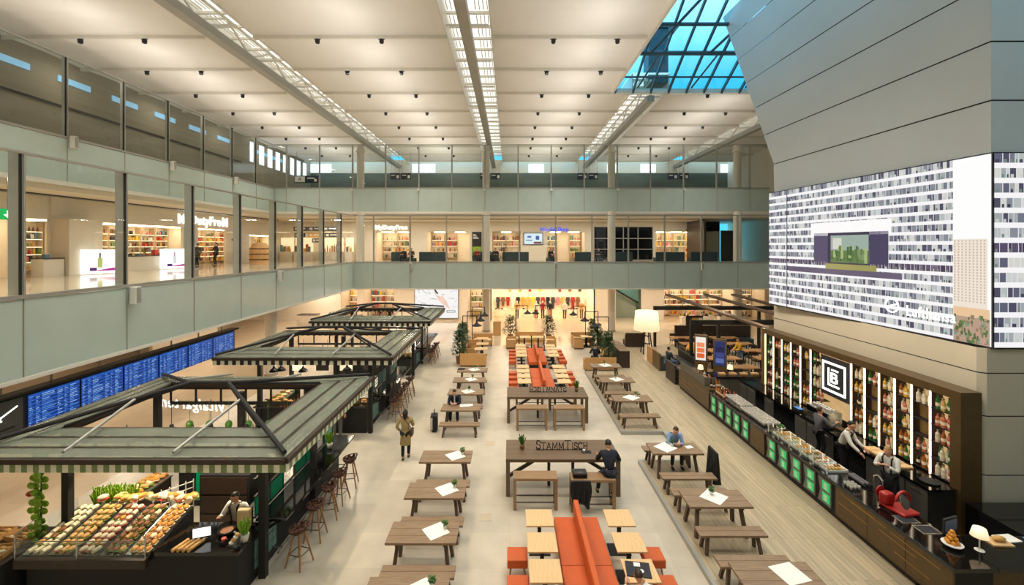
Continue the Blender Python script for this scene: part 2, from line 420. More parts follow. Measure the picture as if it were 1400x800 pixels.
# ---- skylight over the bar
sky = thing('glass_skylight', 'blue sloping glass skylight above the grey tower', 'skylight', (0,0,0))
def sz(y): return CZ + .54*(SKY_Y-y)
gq = MB(); y0 = 11.0
gq.quad((6.18,SKY_Y,sz(SKY_Y)),(21.9,SKY_Y,sz(SKY_Y)),(21.9,y0,sz(y0)),(6.18,y0,sz(y0))); gq.build('glazing', M['sky_glass'], sky)
pm('teal_steel', (60,92,104), .4, metal=.2, var=.05)
for k in range(15):
    x = 6.3+1.06*k
    MB().bar((x,SKY_Y,sz(SKY_Y)-.12),(x,y0,sz(y0)-.12),.09,.18).build('rafter', M['teal_steel'], sky)
for yy, r in ((23.9,.13),(22.4,.1),(20.2,.09),(25.3,.06)):
    MB().tube((6.18,yy,sz(yy)-.3),(21.9,yy,sz(yy)-.3),r).build('purlin', M['teal_steel'], sky)
for x in (7.6,10.8,14.0):
    MB().tube((x,23.9,sz(23.9)-.3),(x+2.2,20.2,sz(20.2)-.3),.07).build('brace', M['teal_steel'], sky)
    MB().tube((x,SKY_Y-.2,CZ+.1),(x+.5,23.9,sz(23.9)-.3),.05).build('brace', M['teal_steel'], sky)
sbox('wall_left', M['membrane'], 6.0, 6.16, -4, SKY_Y, CZ+.18, sz(y0)+.2)
sbox('trim_8', M['white_metal'], 6.1, 6.24, -4, SKY_Y, CZ-.16, CZ+.2)
sbox('trim_8', M['white_metal'], 6.18, XE, SKY_Y-.06, SKY_Y+.1, CZ-.16, CZ+.1)
sbox('ceiling', M['membrane'], 6.0, XE, -4, y0, sz(y0), sz(y0)+.15)
tag(MB().box(8.4,9.6,26.8,27.8,16.9,20.2).box(7.9,10.2,26.7,27.9,20.2,20.5).build('roof_vent', M['teal_steel']), 'dark ventilation stack on the roof seen through the skylight', 'vent')
# ---- gallery glass screens
def screen_run(axis, fixed, a0, a1, posts, zb, zm, zt, label, fin, cat='glass screen'):
    t = thing('gallery_screen', label, cat, (0,0,0))
    def B(u0,u1,d0,d1,z0,z1,m=None):
        mb = m or MB()
        s = 1
        if axis == 'x': mb.box(u0,u1,fixed+d0,fixed+d1,z0,z1)
        else: mb.box(fixed-d1,fixed-d0,u0,u1,z0,z1)
        return mb
    ed = [a0]+list(posts)+[a1]
    for u, v in zip(ed, ed[1:]):
        if v-u < .1: continue
        B(u+.03,v-.03,-.01,.02,zb+.05,zm-.05).build('frosted_panel', M['frosted'], t)
        B(u+.03,v-.03,0,.012,zm+.05,zt-.03).build('clear_pane', M['clear_glass'], t)
    for p in posts:
        mb = MB(); B(p-.05,p+.05,.0,.12,zb,zm,mb); B(p-.05,p+.05,.0,fin,zm,zt,mb); B(p-.012,p+.012,-.03,0,zb,zt,mb)
        o = mb.build('mullion', M['mullion_side'], t)
        g = B(p-.07,p-.051,-.02,.05,zm,zt) if axis == 'y' else None
        if g: g.build('gasket', M['black_gasket'], o)
    for z, h in ((zb,.10),(zm-.04,.1),(zt-.05,.06)):
        B(a0,a1,-.04,.08,z,z+h).build('rail', M['grey_metal'] if z != zb else M['white_metal'], t)
    return t
X1 = [-10.53+2.815*k for k in range(12)]
Y1 = [2.1+2.97*k for k in range(11)]
screen_run('x', 34.2, -12.1, 21.95, X1, 3.62, 5.72, 9.37, 'long glass screen of the first gallery, facing the camera above the shops', .12)
screen_run('y', -12.1, -1, 34.2, Y1, 3.62, 5.72, 9.33, 'glass screen of the first gallery, along the left side of the hall', .33)
X2 = [-18.9+2.8*k for k in range(15)]
Y2 = [2.08+2.97*k for k in range(12)]
screen_run('x', 37.4, -19.9, 21.95, X2, 9.78, 11.85, 15.55, 'long glass screen of the upper gallery, facing the camera under the ceiling', .12)
screen_run('y', -19.9, -1, 37.4, Y2, 9.78, 11.85, 15.5, 'glass screen of the upper gallery, along the left side under the ceiling', .2)
# ---- columns
def column(x, y, z0, z1, lab, ring=None):
    t = thing('round_column', lab, 'column', (x, y, z0), group='round white columns')
    MB().lathe([(.31,0),(.31,z1-z0)], n=24).build('shaft', M['column_paint'], t, smooth=False)
    if ring: MB().lathe([(.36,ring),(.42,ring+.06),(.42,ring+.14),(.36,ring+.2)], n=24).build('collar', M['column_paint'], t)
    else: MB().lathe([(.34,0),(.34,.12)], n=24).build('base_ring', M['steel'], t)
for i, px in enumerate((493, 664.5, 836, 1008)):
    w = ['left end','centre left','centre right','right end'][i]
    x = (px-697)/F
    if i: column(x*36.2, 36.2, 0, 3.75, 'round white column on the ground floor under the far gallery, %s' % w)
    column(x*36.2, 36.2, 5.5, 9.45 if x*36.2 < -20 else 9.8, 'round white column behind the first gallery glass, %s' % w)
    column(x*38.3, 38.3, 11.7, 15.7, 'round grey column behind the upper gallery glass, %s' % w, ring=3.35)
column(-12.95, 24.0, 0, 3.75, 'round white column under the left gallery beside the second kiosk')
# ---- grey media tower
tw = thing('media_tower', 'huge grey metal clad tower flaring towards the roof beside the bar', 'tower', (0,0,0))
def yfar(z): return 18.7 if z <= 10.4 else 18.7+(z-10.4)*.5
zs = [9.18, 10.45, 11.85, 13.25, 14.65, 16.05, 17.45, 18.85]
XN, XF = 11.42, 11.17
for z0, z1 in zip(zs, zs[1:]):
    m = MB(); g = .018; a, b = z0+g, z1-g
    def fx(y): return XN+(XF-XN)*(y-10.5)/(8.2)
    vs = [(XN,10.5,a),(fx(yfar(z0)),yfar(z0),a),(fx(yfar(z1)),yfar(z1),b),(XN,10.5,b)]
    m.quad(*vs)
    m.quad((XN,10.5,a),(XN,10.5,b),(21.9,10.5,b),(21.9,10.5,a))
    m.quad((fx(yfar(z0)),yfar(z0),a),(21.9,yfar(z0),a),(21.9,yfar(z1),b),(fx(yfar(z1)),yfar(z1),b))
    m.build('cladding_panel', M['tower_metal'], tw)
    k = MB(); i = .05
    k.quad((XN+i,10.5+i,z0-g),(fx(yfar(z0))+i,yfar(z0)-i,z0-g),(fx(yfar(z0))+i,yfar(z0)-i,z0+g*2),(XN+i,10.5+i,z0+g*2))
    k.quad((XN+i,10.5+i,z0-g),(XN+i,10.5+i,z0+g*2),(21.9,10.5+i,z0+g*2),(21.9,10.5+i,z0-g))
    k.build('joint', M['joint'], tw)
core = MB(); core.prism([(XN+.12,10.62),(21.8,10.62),(21.8,18.5),(XF+.14,18.5)], 0.13, 19)
core.build('core', M['joint'], tw)
XL = 11.2
zl = [.121, 1.55, 2.95, 3.97, 4.58]
pm('tower_low', (200,193,174), .55, var=.03, scale=.7)
for z0, z1 in zip(zl, zl[1:]):
    m = MB(); a, b = z0+.012, z1-.012; c = .12
    m.quad((XL,10.5+c,a),(11.1,18.6,a),(11.1,18.6,b),(XL,10.5+c,b))
    m.quad((XL,10.5+c,a),(XL,10.5+c,b),(XL+c,10.5,b),(XL+c,10.5,a))
    m.quad((XL+c,10.5,a),(XL+c,10.5,b),(21.9,10.5,b),(21.9,10.5,a))
    m.quad((11.1,18.6,a),(21.9,18.6,a),(21.9,18.6,b),(11.1,18.6,b))
    m.build('cladding_panel', M['tower_low'], tw)
MB().box(11.55,12.5,10.46,10.5,.55,.85).build('vent_grille', M['grey_metal'], tw)
# video wall
def facade(mb, P, u0, u1, v0, v1, floors, cellw, hole=None, tone=1.0, seed=1):
    R = random.Random(seed)
    h = (v1-v0)/floors
    for k in range(floors):
        b = v0+k*h
        mb.quad(P(u0,b),P(u1,b),P(u1,b+h*.36),P(u0,b+h*.36), col=(240,238,240))
        dark = (k == 6)
        u = u0
        while u < u1-1e-6:
            w = min(cellw*R.choice((.5,.8,1,1.3)), u1-u)
            base = R.choice([(92,92,112),(130,134,144),(176,182,182),(110,114,128),(206,206,200),(74,72,94),(156,162,164),(196,200,200)])
            if dark: base = R.choice([(70,58,88),(84,72,100),(60,50,78)])
            mb.quad(P(u,b+h*.36),P(u+w*.9,b+h*.36),P(u+w*.9,b+h),P(u,b+h), col=base)
            mb.quad(P(u+w*.9,b+h*.36),P(u+w,b+h*.36),P(u+w,b+h),P(u+w*.9,b+h), col=(228,226,228))
            if R.random() < .5:
                mb.quad(P(u+w*.1,b+h*.36,.002),P(u+w*.55,b+h*.36,.002),P(u+w*.55,b+h*.6,.002),P(u+w*.1,b+h*.6,.002), col=R.choice([(60,60,80),(190,196,190),(110,130,120)]))
            u += w
vw = thing('video_wall', 'giant lit screen wrapping the grey tower, showing white apartment blocks', 'screen', (0,0,0))
SN = Vector((11.40,10.46,0)); SF = Vector((10.86,18.5,0)); VB, VT = 4.6, 9.18
dirv = (SF-SN); nrm = Vector((-1,-.05,0)).normalized()
def ud(px):   # screen point seen under a photo column -> 0..1 along the screen
    t = (px-697)/F; lo, hi = 0, 1
    for _ in range(40):
        mid = (lo+hi)/2; p = SF-dirv*mid
        if p.x/p.y < t: lo = mid
        else: hi = mid
    return (lo+hi)/2
def PS(u, v, o=0):
    p = SF-dirv*u+nrm*(.02+o); return (p.x, p.y, VB+(VT-VB)*v)
pic = MB()
uA = ud(1304)
facade(pic, PS, 0, ud(1076), 0, 1, 17, .010, seed=3)
facade(pic, PS, ud(1077), uA, 0, 1, 17, .013, seed=5)
def patch(a, b, v0, v1, c, o=.01): pic.quad(PS(ud(a),v0,o),PS(ud(b),v0,o),PS(ud(b),v1,o),PS(ud(a),v1,o), col=c)
patch(1110,1220,.60,.70,(246,244,244),.012)
patch(1114,1133,.40,.62,(84,76,104),.012); patch(1190,1216,.40,.62,(66,60,92),.012)
patch(1133,1190,.38,.62,(56,50,74),.014)
patch(1137,1189,.40,.60,(150,168,158),.016); patch(1137,1189,.40,.49,(96,122,72),.018)
patch(1140,1152,.5,.58,(206,206,196),.018)
patch(1130,1200,.345,.39,(150,146,84),.018); patch(1080,1235,.31,.35,(92,82,108),.02)
R_ = random.Random(9)
for k in range(40):
    a = R_.uniform(1138,1184); patch(a, a+R_.uniform(2,5), .40+R_.uniform(0,.1), .42+R_.uniform(.0,.11), R_.choice([(70,100,54),(120,142,96),(160,176,120),(84,110,66)]), .019+k*.0001)
pic.quad(PS(uA,0),PS(1,0),PS(1,1),PS(uA,1), col=(246,247,246))
patch(1305,1352,.17,.56,(232,220,206),.01)
for k in range(9):
    for j in range(22):
        a = 1306+k*5.1
        patch(a, a+2.2, .22+j*.0155, .229+j*.0155, (196,178,160), .014)
patch(1305,1355,.0,.17,(176,150,130),.012); patch(1305,1355,.14,.19,(226,190,150),.014)
for k in range(90):
    a = R_.uniform(1305,1350); v = R_.uniform(0,.13)
    patch(a, a+R_.uniform(2,6), v, v+R_.uniform(.01,.03), R_.choice([(92,118,66),(70,100,60),(186,150,132),(140,120,90),(120,150,130)]), .016+k*.0001)
pic.build('picture', M['picture'], vw)
def PR(u, v, o=0): return (11.41+u*8, 10.42-o, VB+(VT-VB)*v)
p2 = MB(); facade(p2, PR, .0, 1.3, 0, 1, 13, .02, seed=8); p2.build('picture', M['picture'], vw)
fr = MB(); fr.prism([(SN.x,SN.y-.02),(21.9,10.44),(21.9,10.6),(XN+.1,10.75),(XF+.05,18.5),(SF.x,SF.y)], VB-.05, VT+.03); fr.build('casing', M['charcoal'], vw)
a = SF-dirv*ud(1274); ang = math.atan2(-dirv.y, -dirv.x)
text('Lufthansa', .42, M['sign_white'], 'lettering', vw, (a.x-.06, a.y, VB+.56), (PI/2,0,ang), sx=.74, space=1.1)
b_ = SF-dirv*ud(1222); ring = MB()
for k in range(24):
    t0, t1 = 2*PI*k/24, 2*PI*(k+1)/24
    d = (-dirv).normalized(); c = Vector((b_.x-.06, b_.y, VB+.66))
    ring.bar(c+d*.2*math.cos(t0)+Vector((0,0,.2*math.sin(t0))), c+d*.2*math.cos(t1)+Vector((0,0,.2*math.sin(t1))), .03)
d = (-dirv).normalized(); ring.bar(c-d*.13+Vector((0,0,-.05)), c+d*.14+Vector((0,0,.05)), .03)
ring.build('emblem', M['sign_white'], vw)
# ================================================================== PEOPLE
pm('skin', (214,160,128), .55); pm('skin_dark', (150,104,78), .55); pm('hair_black', (22,16,14), .5); pm('hair_brown', (58,36,22), .5, var=.2); pm('hair_blond', (168,122,66), .5, var=.2)
pm('shoe_black', (18,16,16), .4); pm('cloth_white', (232,228,218), .8); pm('cloth_blue', (132,160,196), .8, var=.08, scale=14); pm('cloth_khaki', (170,148,98), .8, var=.08)
pm('cloth_navy', (24,28,42), .8); pm('cloth_black', (20,19,20), .8); pm('cloth_grey', (92,90,92), .8); pm('cloth_brown', (96,66,48), .8); pm('cloth_yellow', (214,170,40), .8); pm('denim', (88,108,140), .8); pm('cloth_red', (150,40,38), .8); pm('lip', (150,70,62), .5)
def ik(a, c, l1, l2, pole):
    a = Vector(a); c = Vector(c); d = c-a; L_ = d.length
    if L_ > (l1+l2)*.985: c = a+d.normalized()*(l1+l2)*.985; d = c-a; L_ = d.length
    d.normalize(); x = (l1*l1-l2*l2+L_*L_)/(2*L_); h = math.sqrt(max(l1*l1-x*x, 0))
    p = Vector(pole); p = (p-d*p.dot(d)); p = p.normalized() if p.length > 1e-5 else Vector((0,1,0))
    return a+d*x+p*h, c
def skin_mesh(pts, edges, rad, root=0, sub=1):
    me = bpy.data.meshes.new('s'); me.from_pydata([tuple(p) for p in pts], edges, [])
    o = bpy.data.objects.new('s', me); COL.objects.link(o)
    o.modifiers.new('skin', 'SKIN').use_smooth_shade = True
    for i, r in enumerate(rad):
        r = r if isinstance(r, tuple) else (r, r)
        me.skin_vertices[0].data[i].radius = r; me.skin_vertices[0].data[i].use_root = (i == root)
    if sub: m = o.modifiers.new('sub', 'SUBSURF'); m.levels = sub; m.render_levels = sub
    r = mesh_of(o); bpy.data.objects.remove(o)
    return r
def mesh_obj(me, name, mats, parent):
    me.materials.clear()
    for m in mats: me.materials.append(m)
    o = bpy.data.objects.new(name, me); COL.objects.link(o); o.parent = parent
    return o
def person(label, loc, rz=0, h=1.74, pz=None, lean=0.0, hl=None, hr=None, fl=None, fr=None, head=0.0, turn=0.0,
           skin='skin', hair='hair_brown', top='cloth_black', legs='cloth_black', longhair=False, coat=0, apron=None, straps=False, sleeves=True, group=None, category='person', tie=False):
    """faces local +Y; pz pelvis height; hl/hr hand targets, fl/fr ankle targets (local)"""
    s = h/1.75; pz = .94*s if pz is None else pz
    t = thing('person', label, category, loc, rz, group)
    up = Vector((0, math.sin(lean), math.cos(lean)))
    P = Vector((0,0,pz)); sp1 = P+up*.18*s; ch = P+up*.36*s; nk = P+up*.50*s
    up2 = Vector((0, math.sin(lean*.5+head), math.cos(lean*.5+head)))
    hd = nk+up2*.15*s
    hl = hl or (-.26*s, .05, pz-.05); hr = hr or (.26*s, .05, pz-.05)
    fl = fl or (-.1, 0, .08); fr = fr or (.1, 0, .08)
    SL = nk-up*.05*s+Vector((-.185*s,0,0)); SR = nk-up*.05*s+Vector((.185*s,0,0))
    HL = P+Vector((-.09*s,0,-.03)); HR = P+Vector((.09*s,0,-.03))
    EL, WL = ik(SL, hl, .29*s, .26*s, (-.6,-.6,-.8)); ER, WR = ik(SR, hr, .29*s, .26*s, (.6,-.6,-.8))
    KL, AL = ik(HL, fl, .43*s, .42*s, (-.1,1,.2)); KR, AR = ik(HR, fr, .43*s, .42*s, (.1,1,.2))
    TL = AL+Vector((0,.15*s,-.045)); TR = AR+Vector((0,.15*s,-.045))
    pts = [P, sp1, ch, nk, SL, EL, WL, SR, ER, WR, HL, KL, AL, TL, HR, KR, AR, TR, nk+up2*.07*s]
    ed = [(0,1),(1,2),(2,3),(2,4),(4,5),(5,6),(2,7),(7,8),(8,9),(0,10),(10,11),(11,12),(12,13),(0,14),(14,15),(15,16),(16,17),(3,18)]
    rd = [(.10*s,.08*s),(.09*s,.07*s),(.10*s,.07*s),(.055*s,.055*s),.055*s,.042*s,.028*s,.055*s,.042*s,.028*s,.07*s,.05*s,.038*s,.028*s,.07*s,.05*s,.038*s,.028*s,.05*s]
    me = skin_mesh(pts, ed, rd)
    # head, face and hands joined to the same body mesh
    mb = MB()
    R = Matrix.Rotation(turn, 4, 'Z') @ Matrix.Rotation(-(lean*.5+head), 4, 'X')
    def hp(x, y, z): return hd + (R @ Vector((x*s, y*s, z*s)))
    mb.ball(hd, (.076*s,.095*s,.115*s), M=None if not R else None, n=14, rings=10)
    vs = mb.v; mb.v = [tuple(hd + (R @ Vector(((v[0]-hd.x)*(1-.25*max(0,-(v[2]-hd.z)/(.115*s))), v[1]-hd.y, v[2]-hd.z)))) for v in vs]
    mb.tube(hp(0,.088,.015), hp(0,.112,-.022), .011*s, .016*s, n=6)
    for x in (-1,1):
        mb.ball(hp(.078*x,-.0,.0), (.012*s,.024*s,.032*s), n=6, rings=4)
        mb.ball(hp(.03*x,.085,.018), .011*s, n=6, rings=4, m=1)
    mb.ball(hp(0,.086,-.05), (.024*s,.010*s,.008*s), n=6, rings=4, m=2)
    for W_, E_, sd in ((WL,EL,-1),(WR,ER,1)):
        d = (W_-E_).normalized(); side = d.cross(Vector((0,0,1))); side = side.normalized() if side.length > .05 else Vector((1,0,0))
        nrm_ = side.cross(d).normalized(); c = W_+d*.045*s
        mb.tube(W_-d*.01, W_+d*.085*s, .027*s, .034*s, n=8)
        for q in range(4):
            o_ = side*(q-1.5)*.019*s; ln = (.06,.075,.07,.055)[q]*s
            k1 = W_+d*.085*s+o_; k2 = k1+d*ln*.55-nrm_*.008*s; k3 = k2+d*ln*.35-nrm_*.028*s
            mb.tube(k1-d*.01, k2, .0095*s, n=5); mb.tube(k2, k3, .009*s, .007*s, n=5)
        k1 = W_+d*.03*s-side*sd*.025*s; k2 = k1+d*.035*s-side*sd*.03*s; mb.tube(k1, k2, .011*s, n=5); mb.tube(k2, k2+d*.03*s, .010*s, .008*s, n=5)
    bm = bmesh.new(); bm.from_mesh(me); hm = mb.mesh('h', [M[skin]]); 
    hm.polygons.foreach_set('material_index', mb.m); bm.from_mesh(hm)
    bm.to_mesh(me); bm.free(); me.polygons.foreach_set('use_smooth', [True]*len(me.polygons))
    mesh_obj(me, 'body', [M[skin], M['hair_black'], M['lip']], t)
    # clothes
    g = .016*s
    tp = [P-up*.02, sp1, ch, nk-up*.03*s, SL, EL, WL-(WL-EL)*(.05 if sleeves else .75), SR, ER, WR-(WR-ER)*(.05 if sleeves else .75)]
    te = [(0,1),(1,2),(2,3),(2,4),(4,5),(5,6),(2,7),(7,8),(8,9)]
    tr = [(.145*s,.12*s),(.14*s,.11*s),(.165*s,.12*s),(.075*s,.07*s),.075*s,.058*s,.044*s,.075*s,.058*s,.044*s]
    mesh_obj(skin_mesh(tp, te, tr), 'coat' if coat else 'shirt' , [M[top]], t)
    lp = [P+up*.02, HL, KL, AL+(KL-AL).normalized()*.03, HR, KR, AR+(KR-AR).normalized()*.03]
    mesh_obj(skin_mesh(lp, [(0,1),(1,2),(2,3),(0,4),(4,5),(5,6)], [(.14*s,.115*s),.10*s,.072*s,.055*s,.10*s,.072*s,.055*s]), 'trousers', [M[legs]], t)
    sh = MB()
    for A_ in (AL, AR):
        sh.ball(A_+Vector((0,.06*s,-.03)), (.045*s,.135*s,.05*s), n=8, rings=6)
    sh.build('shoes', M['shoe_black'], t, smooth=True)
    hb = MB(); hb.ball((0,0,0), (.083*s,.101*s,.114*s), n=16, rings=14)
    hv = []
    for v in hb.v:
        v = Vector(v); 
        if v.y > .02*s and v.z < .056*s: v = Vector((v.x*.75, v.y*.6, v.z*.9))
        elif v.z < -.04*s and not longhair: v = Vector((v.x*.7, v.y*.7, v.z*.6))
        if longhair and v.z < 0: v = Vector((v.x*1.1, min(v.y,0)-.02*s, v.z*2.3))
        hv.append(tuple(hd+(R @ (v+Vector((0,-.017*s,.013*s))))))
    hb.v = hv; hb.build('hair', M[hair], t, smooth=True)
    if coat:
        c = MB(); n = 16; prof = [(.150,.02),(.165,-.12),(.19,-coat)]
        c.lathe([(a*s,b*s) for a, b in reversed(prof)], P, n=n, sy=.82); c.build('coat_skirt', M[top], t, smooth=True)
        bl = MB(); bl.lathe([(.150*s,-.01),(.152*s,.04)], P+up*.02, n=n, sy=.84); bl.build('belt', M[top], t)
    if apron:
        c = MB(); c.lathe([(.21*s,-.42*s),(.175*s,-.1*s),(.155*s,.06*s)], P, n=16, sy=.85); c.build('apron', M[apron], t, smooth=True)
    if straps:
        c = MB()
        for sx_ in (-1, 1):
            a0 = P+up*.06+Vector((sx_*.07*s,-.118*s,0)); a1 = nk-up*.03*s+Vector((sx_*.095*s,-.09*s,0)); a2 = nk-up*.0*s+Vector((sx_*.1*s,.0,0)); a3 = nk-up*.05*s+Vector((sx_*.1*s,.118*s,0)); a4 = P+up*.06+Vector((sx_*.07*s,.125*s,0))
            for q, w_ in zip((a0,a1,a2,a3),(a1,a2,a3,a4)): c.bar(q, w_, .03*s, .02)
        c.build('braces', M['cloth_black'], t)
    if tie:
        MB().bar(nk+Vector((0,.08*s,-.02)), sp1+Vector((0,.125*s,.03)), .05*s, .02).build('tie', M['cloth_white'], t)
    return t
# ================================================================== FURNITURE IN THE HALL
def frames(ps): return ps
def picnic_table(label, group):
    t = thing('picnic_table', label, 'table', group=group)       # top height .75, front edge y=0, length along x centred
    Lx, Dy = 1.5, .74
    p = MB()
    for k in range(3): p.box(-Lx/2, Lx/2, k*Dy/3+.004, (k+1)*Dy/3-.004, .70, .75)
    p.build('tabletop', M['table_wood'], t, bevel=.004)
    MB().box(-Lx/2+.2, -Lx/2+.28, .06, Dy-.06, .63, .70).box(Lx/2-.28, Lx/2-.2, .06, Dy-.06, .63, .70).build('cross_rail', M['table_edge'], t)
    for sx in (-1, 1):
        for y0, y1 in ((.12,.04),(.24,.30),(Dy-.24,Dy-.30),(Dy-.12,Dy-.04)):
            if y0 in (.24, Dy-.24): continue
            MB().bar((sx*(Lx/2-.24), y0+.05*(1 if y0 < .3 else -1), .66), (sx*(Lx/2-.16), y1, 0.0), .07, .09).build('leg', M['table_edge'], t)
    MB().box(-Lx/2+.24, Lx/2-.24, Dy/2-.03, Dy/2+.03, .60, .68).build('stretcher', M['table_edge'], t)
    return t
def picnic_bench(label, group):
    t = thing('wooden_bench', label, 'bench', group=group)
    Lx, Dy = 1.5, .36
    p = MB()
    for k in range(2): p.box(-Lx/2, Lx/2, k*Dy/2+.004, (k+1)*Dy/2-.004, .40, .45)
    p.build('seat', M['table_wood'], t, bevel=.004)
    for sx in (-1, 1):
        for y0, y1 in ((.1,.03),(Dy-.1,Dy-.03)):
            MB().bar((sx*(Lx/2-.2), y0, .41), (sx*(Lx/2-.14), y1, 0.0), .06, .07).build('leg', M['table_edge'], t)
    MB().box(-Lx/2+.2, Lx/2-.2, Dy/2-.025, Dy/2+.025, .33, .40).build('stretcher', M['table_edge'], t)
    return t
def paper(loc, rz, label, sz=.46):
    o = MB().box(-sz/2, sz/2, -sz/2, sz/2, 0, .003).build('paper_mat', M['paper'], loc=loc, rz=rz); tag(o, label, 'paper mat', 'white paper mats on the wooden tables'); return o
def herb(loc, label, kind=0, s=1.0, name='potted_herb'):
    t = thing(name, label, 'plant', loc, group='small plants on tables and counters')
    MB().lathe([(.035*s,0),(.05*s,.07*s),(.053*s,.09*s)], n=12).build('pot', M['pot_white' if kind != 2 else 'pot_clay'], t, smooth=True)
    f = MB(); R = random.Random(hash(label) % 999 if False else len(label))
    for k in range(46):
        a = R.uniform(0, 2*PI); r = R.uniform(0,.07)*s; z = R.uniform(.09,.2)*s
        if kind == 1 or kind == 2:
            f.bar((r*.4*math.cos(a), r*.4*math.sin(a), .08*s), (r*1.3*math.cos(a), r*1.3*math.sin(a), (.2+R.uniform(0,.09))*s), .008*s)
        else:
            f.ball((r*math.cos(a), r*math.sin(a), z), (.022*s,.022*s,.010*s), n=5, rings=3)
    f.build('leaves', M['leaf' if kind != 1 else 'leaf_lime'], t)
    return t
pt0 = pb0 = None
def put_table(x, y, z, label, group):
    global pt0
    if pt0 is None: pt0 = picnic_table(label, group); pt0.location = (x, y, z); return pt0
    return clone(pt0, (x, y, z), label=label, group=group)
def put_bench(x, y, z, label, group):
    global pb0
    if pb0 is None: pb0 = picnic_bench(label, group); pb0.location = (x, y, z); return pb0
    return clone(pb0, (x, y, z), label=label, group=group)
ly = [7.62, 9.29, 10.95, 12.77, 16.78, 18.6, 20.3, 21.95]
lyn = ['nearest the camera', 'second from the camera', 'third from the camera', 'fourth from the camera, before the open floor', 'where the man in the dark suit sits', 'just behind the suited man', 'third beyond the open floor', 'with a dark tray, nearest the cane sofas']
for i, (y, n) in enumerate(zip(ly, lyn)):
    put_table(-1.88, y, 0, 'weathered wooden table in the left row, %s' % n, 'wooden tables of the left row')
    if i not in (4,):
        paper((-1.62 if i < 4 else -1.8, y+.40, .751), .62, 'white paper mat on the left row table %s' % n)
        herb((-1.42 if i < 4 else -1.75, y+.47, .755), 'small green herb on the left row table %s' % n)
for i, y in enumerate([8.72, 10.35, 12.05, 16.05, 17.85 , 19.6, 21.3]):
    if i == 3: y = 16.1
    put_bench(-1.85, y, 0, ['weathered wooden bench in the left row, between the first and second tables','weathered wooden bench in the left row, between the second and third tables','weathered wooden bench in the left row, between the third and fourth tables','wooden bench standing beside the suitcase, in front of the suited man','wooden bench the suited man sits on','wooden bench in the left row, two behind the suited man','wooden bench in the left row, three behind the suited man'][i], 'wooden benches of the left row')
tag(MB().box(-.17,.17,-.13,.13,0,.03).build('serving_tray', M['charcoal'], loc=(-2.45,22.4,.751)), 'dark tray on the left row table nearest the cane sofas', 'tray')
ry = [(7.85,'nearest the camera'),(10.38,'second from the camera'),(13.03,'where the man in the blue shirt sits'),(17.45,'just beyond the gap in the deck'),(19.9,'in the middle of the far deck island'),(22.3,'at the far end of the deck island')]
for i, (y, n) in enumerate(ry):
    x = 4.98 if i < 3 else 4.9
    put_table(x, y, .12, 'weathered wooden table on the right hand deck, %s' % n, 'wooden tables on the right deck')
    paper((x+(.25 if i == 0 else -.25 if i == 2 else 0), y+.42, .871), [.25,.75,.6,.7,.5,.5][i], 'white paper mat on the deck table %s' % n, .5)
    if i: herb((x-.02 if i != 3 else x+.2, y+.5, .875), 'small green herb on the deck table %s' % n)
for y, n in ((8.85,'behind the nearest table'),(9.8,'in front of the second table'),(11.4,'behind the second table'),(12.2,'in front of the man in the blue shirt'),(13.88,'under the man in the blue shirt'),(16.62,'at the near end of the far deck island'),(18.4,'behind the first table of the far island'),(19.2,'in front of the middle far table'),(20.95,'behind the middle far table'),(21.7,'in front of the last far table')):
    put_bench(4.98 if y < 15 else 4.92, y, .12, 'weathered wooden bench on the right deck, %s' % n, 'wooden benches on the right deck')
# ---- tall communal tables
def letter_strokes(ch):
    def arc(cx, cy, rx, ry, a0, a1, n=9): return [(cx+rx*math.cos(math.radians(a0+(a1-a0)*i/n)), cy+ry*math.sin(math.radians(a0+(a1-a0)*i/n))) for i in range(n+1)]
    w = .13
    if ch == 'S': return .6, [arc(.3,.74,.22,.22,20,250), arc(.3,.27,.23,.24,70,-160), [(.5,.82),(.52,.70)],[(.08,.2),(.06,.32)]]
    if ch == 'T': return .8, [[(.03,.95),(.77,.95)],[(.4,.95),(.4,0)],[(.26,.03),(.54,.03)],[(.06,.95),(.05,.86)],[(.74,.95),(.75,.86)]]
    if ch == 'A': return .85, [[(.1,0),(.42,1)],[(.42,1),(.76,0)],[(.22,.33),(.64,.33)],[(0,.03),(.22,.03)],[(.63,.03),(.87,.03)]]
    if ch == 'M': return 1.0, [[(.15,0),(.2,1)],[(.2,1),(.5,.15)],[(.5,.15),(.8,1)],[(.8,1),(.86,0)],[(.03,.03),(.27,.03)],[(.74,.03),(.98,.03)],[(.08,.97),(.22,.97)],[(.78,.97),(.92,.97)]]
    if ch == 'I': return .4, [[(.2,0),(.2,1)],[(.06,.03),(.34,.03)],[(.06,.97),(.34,.97)]]
    if ch == 'C': return .75, [arc(.42,.5,.33,.46,55,305,14), [(.64,.95),(.64,.76)],[(.64,.06),(.64,.2)]]
    if ch == 'H': return .85, [[(.18,0),(.18,1)],[(.66,0),(.66,1)],[(.18,.5),(.66,.5)],[(.05,.03),(.31,.03)],[(.53,.03),(.79,.03)],[(.05,.97),(.31,.97)],[(.53,.97),(.79,.97)]]
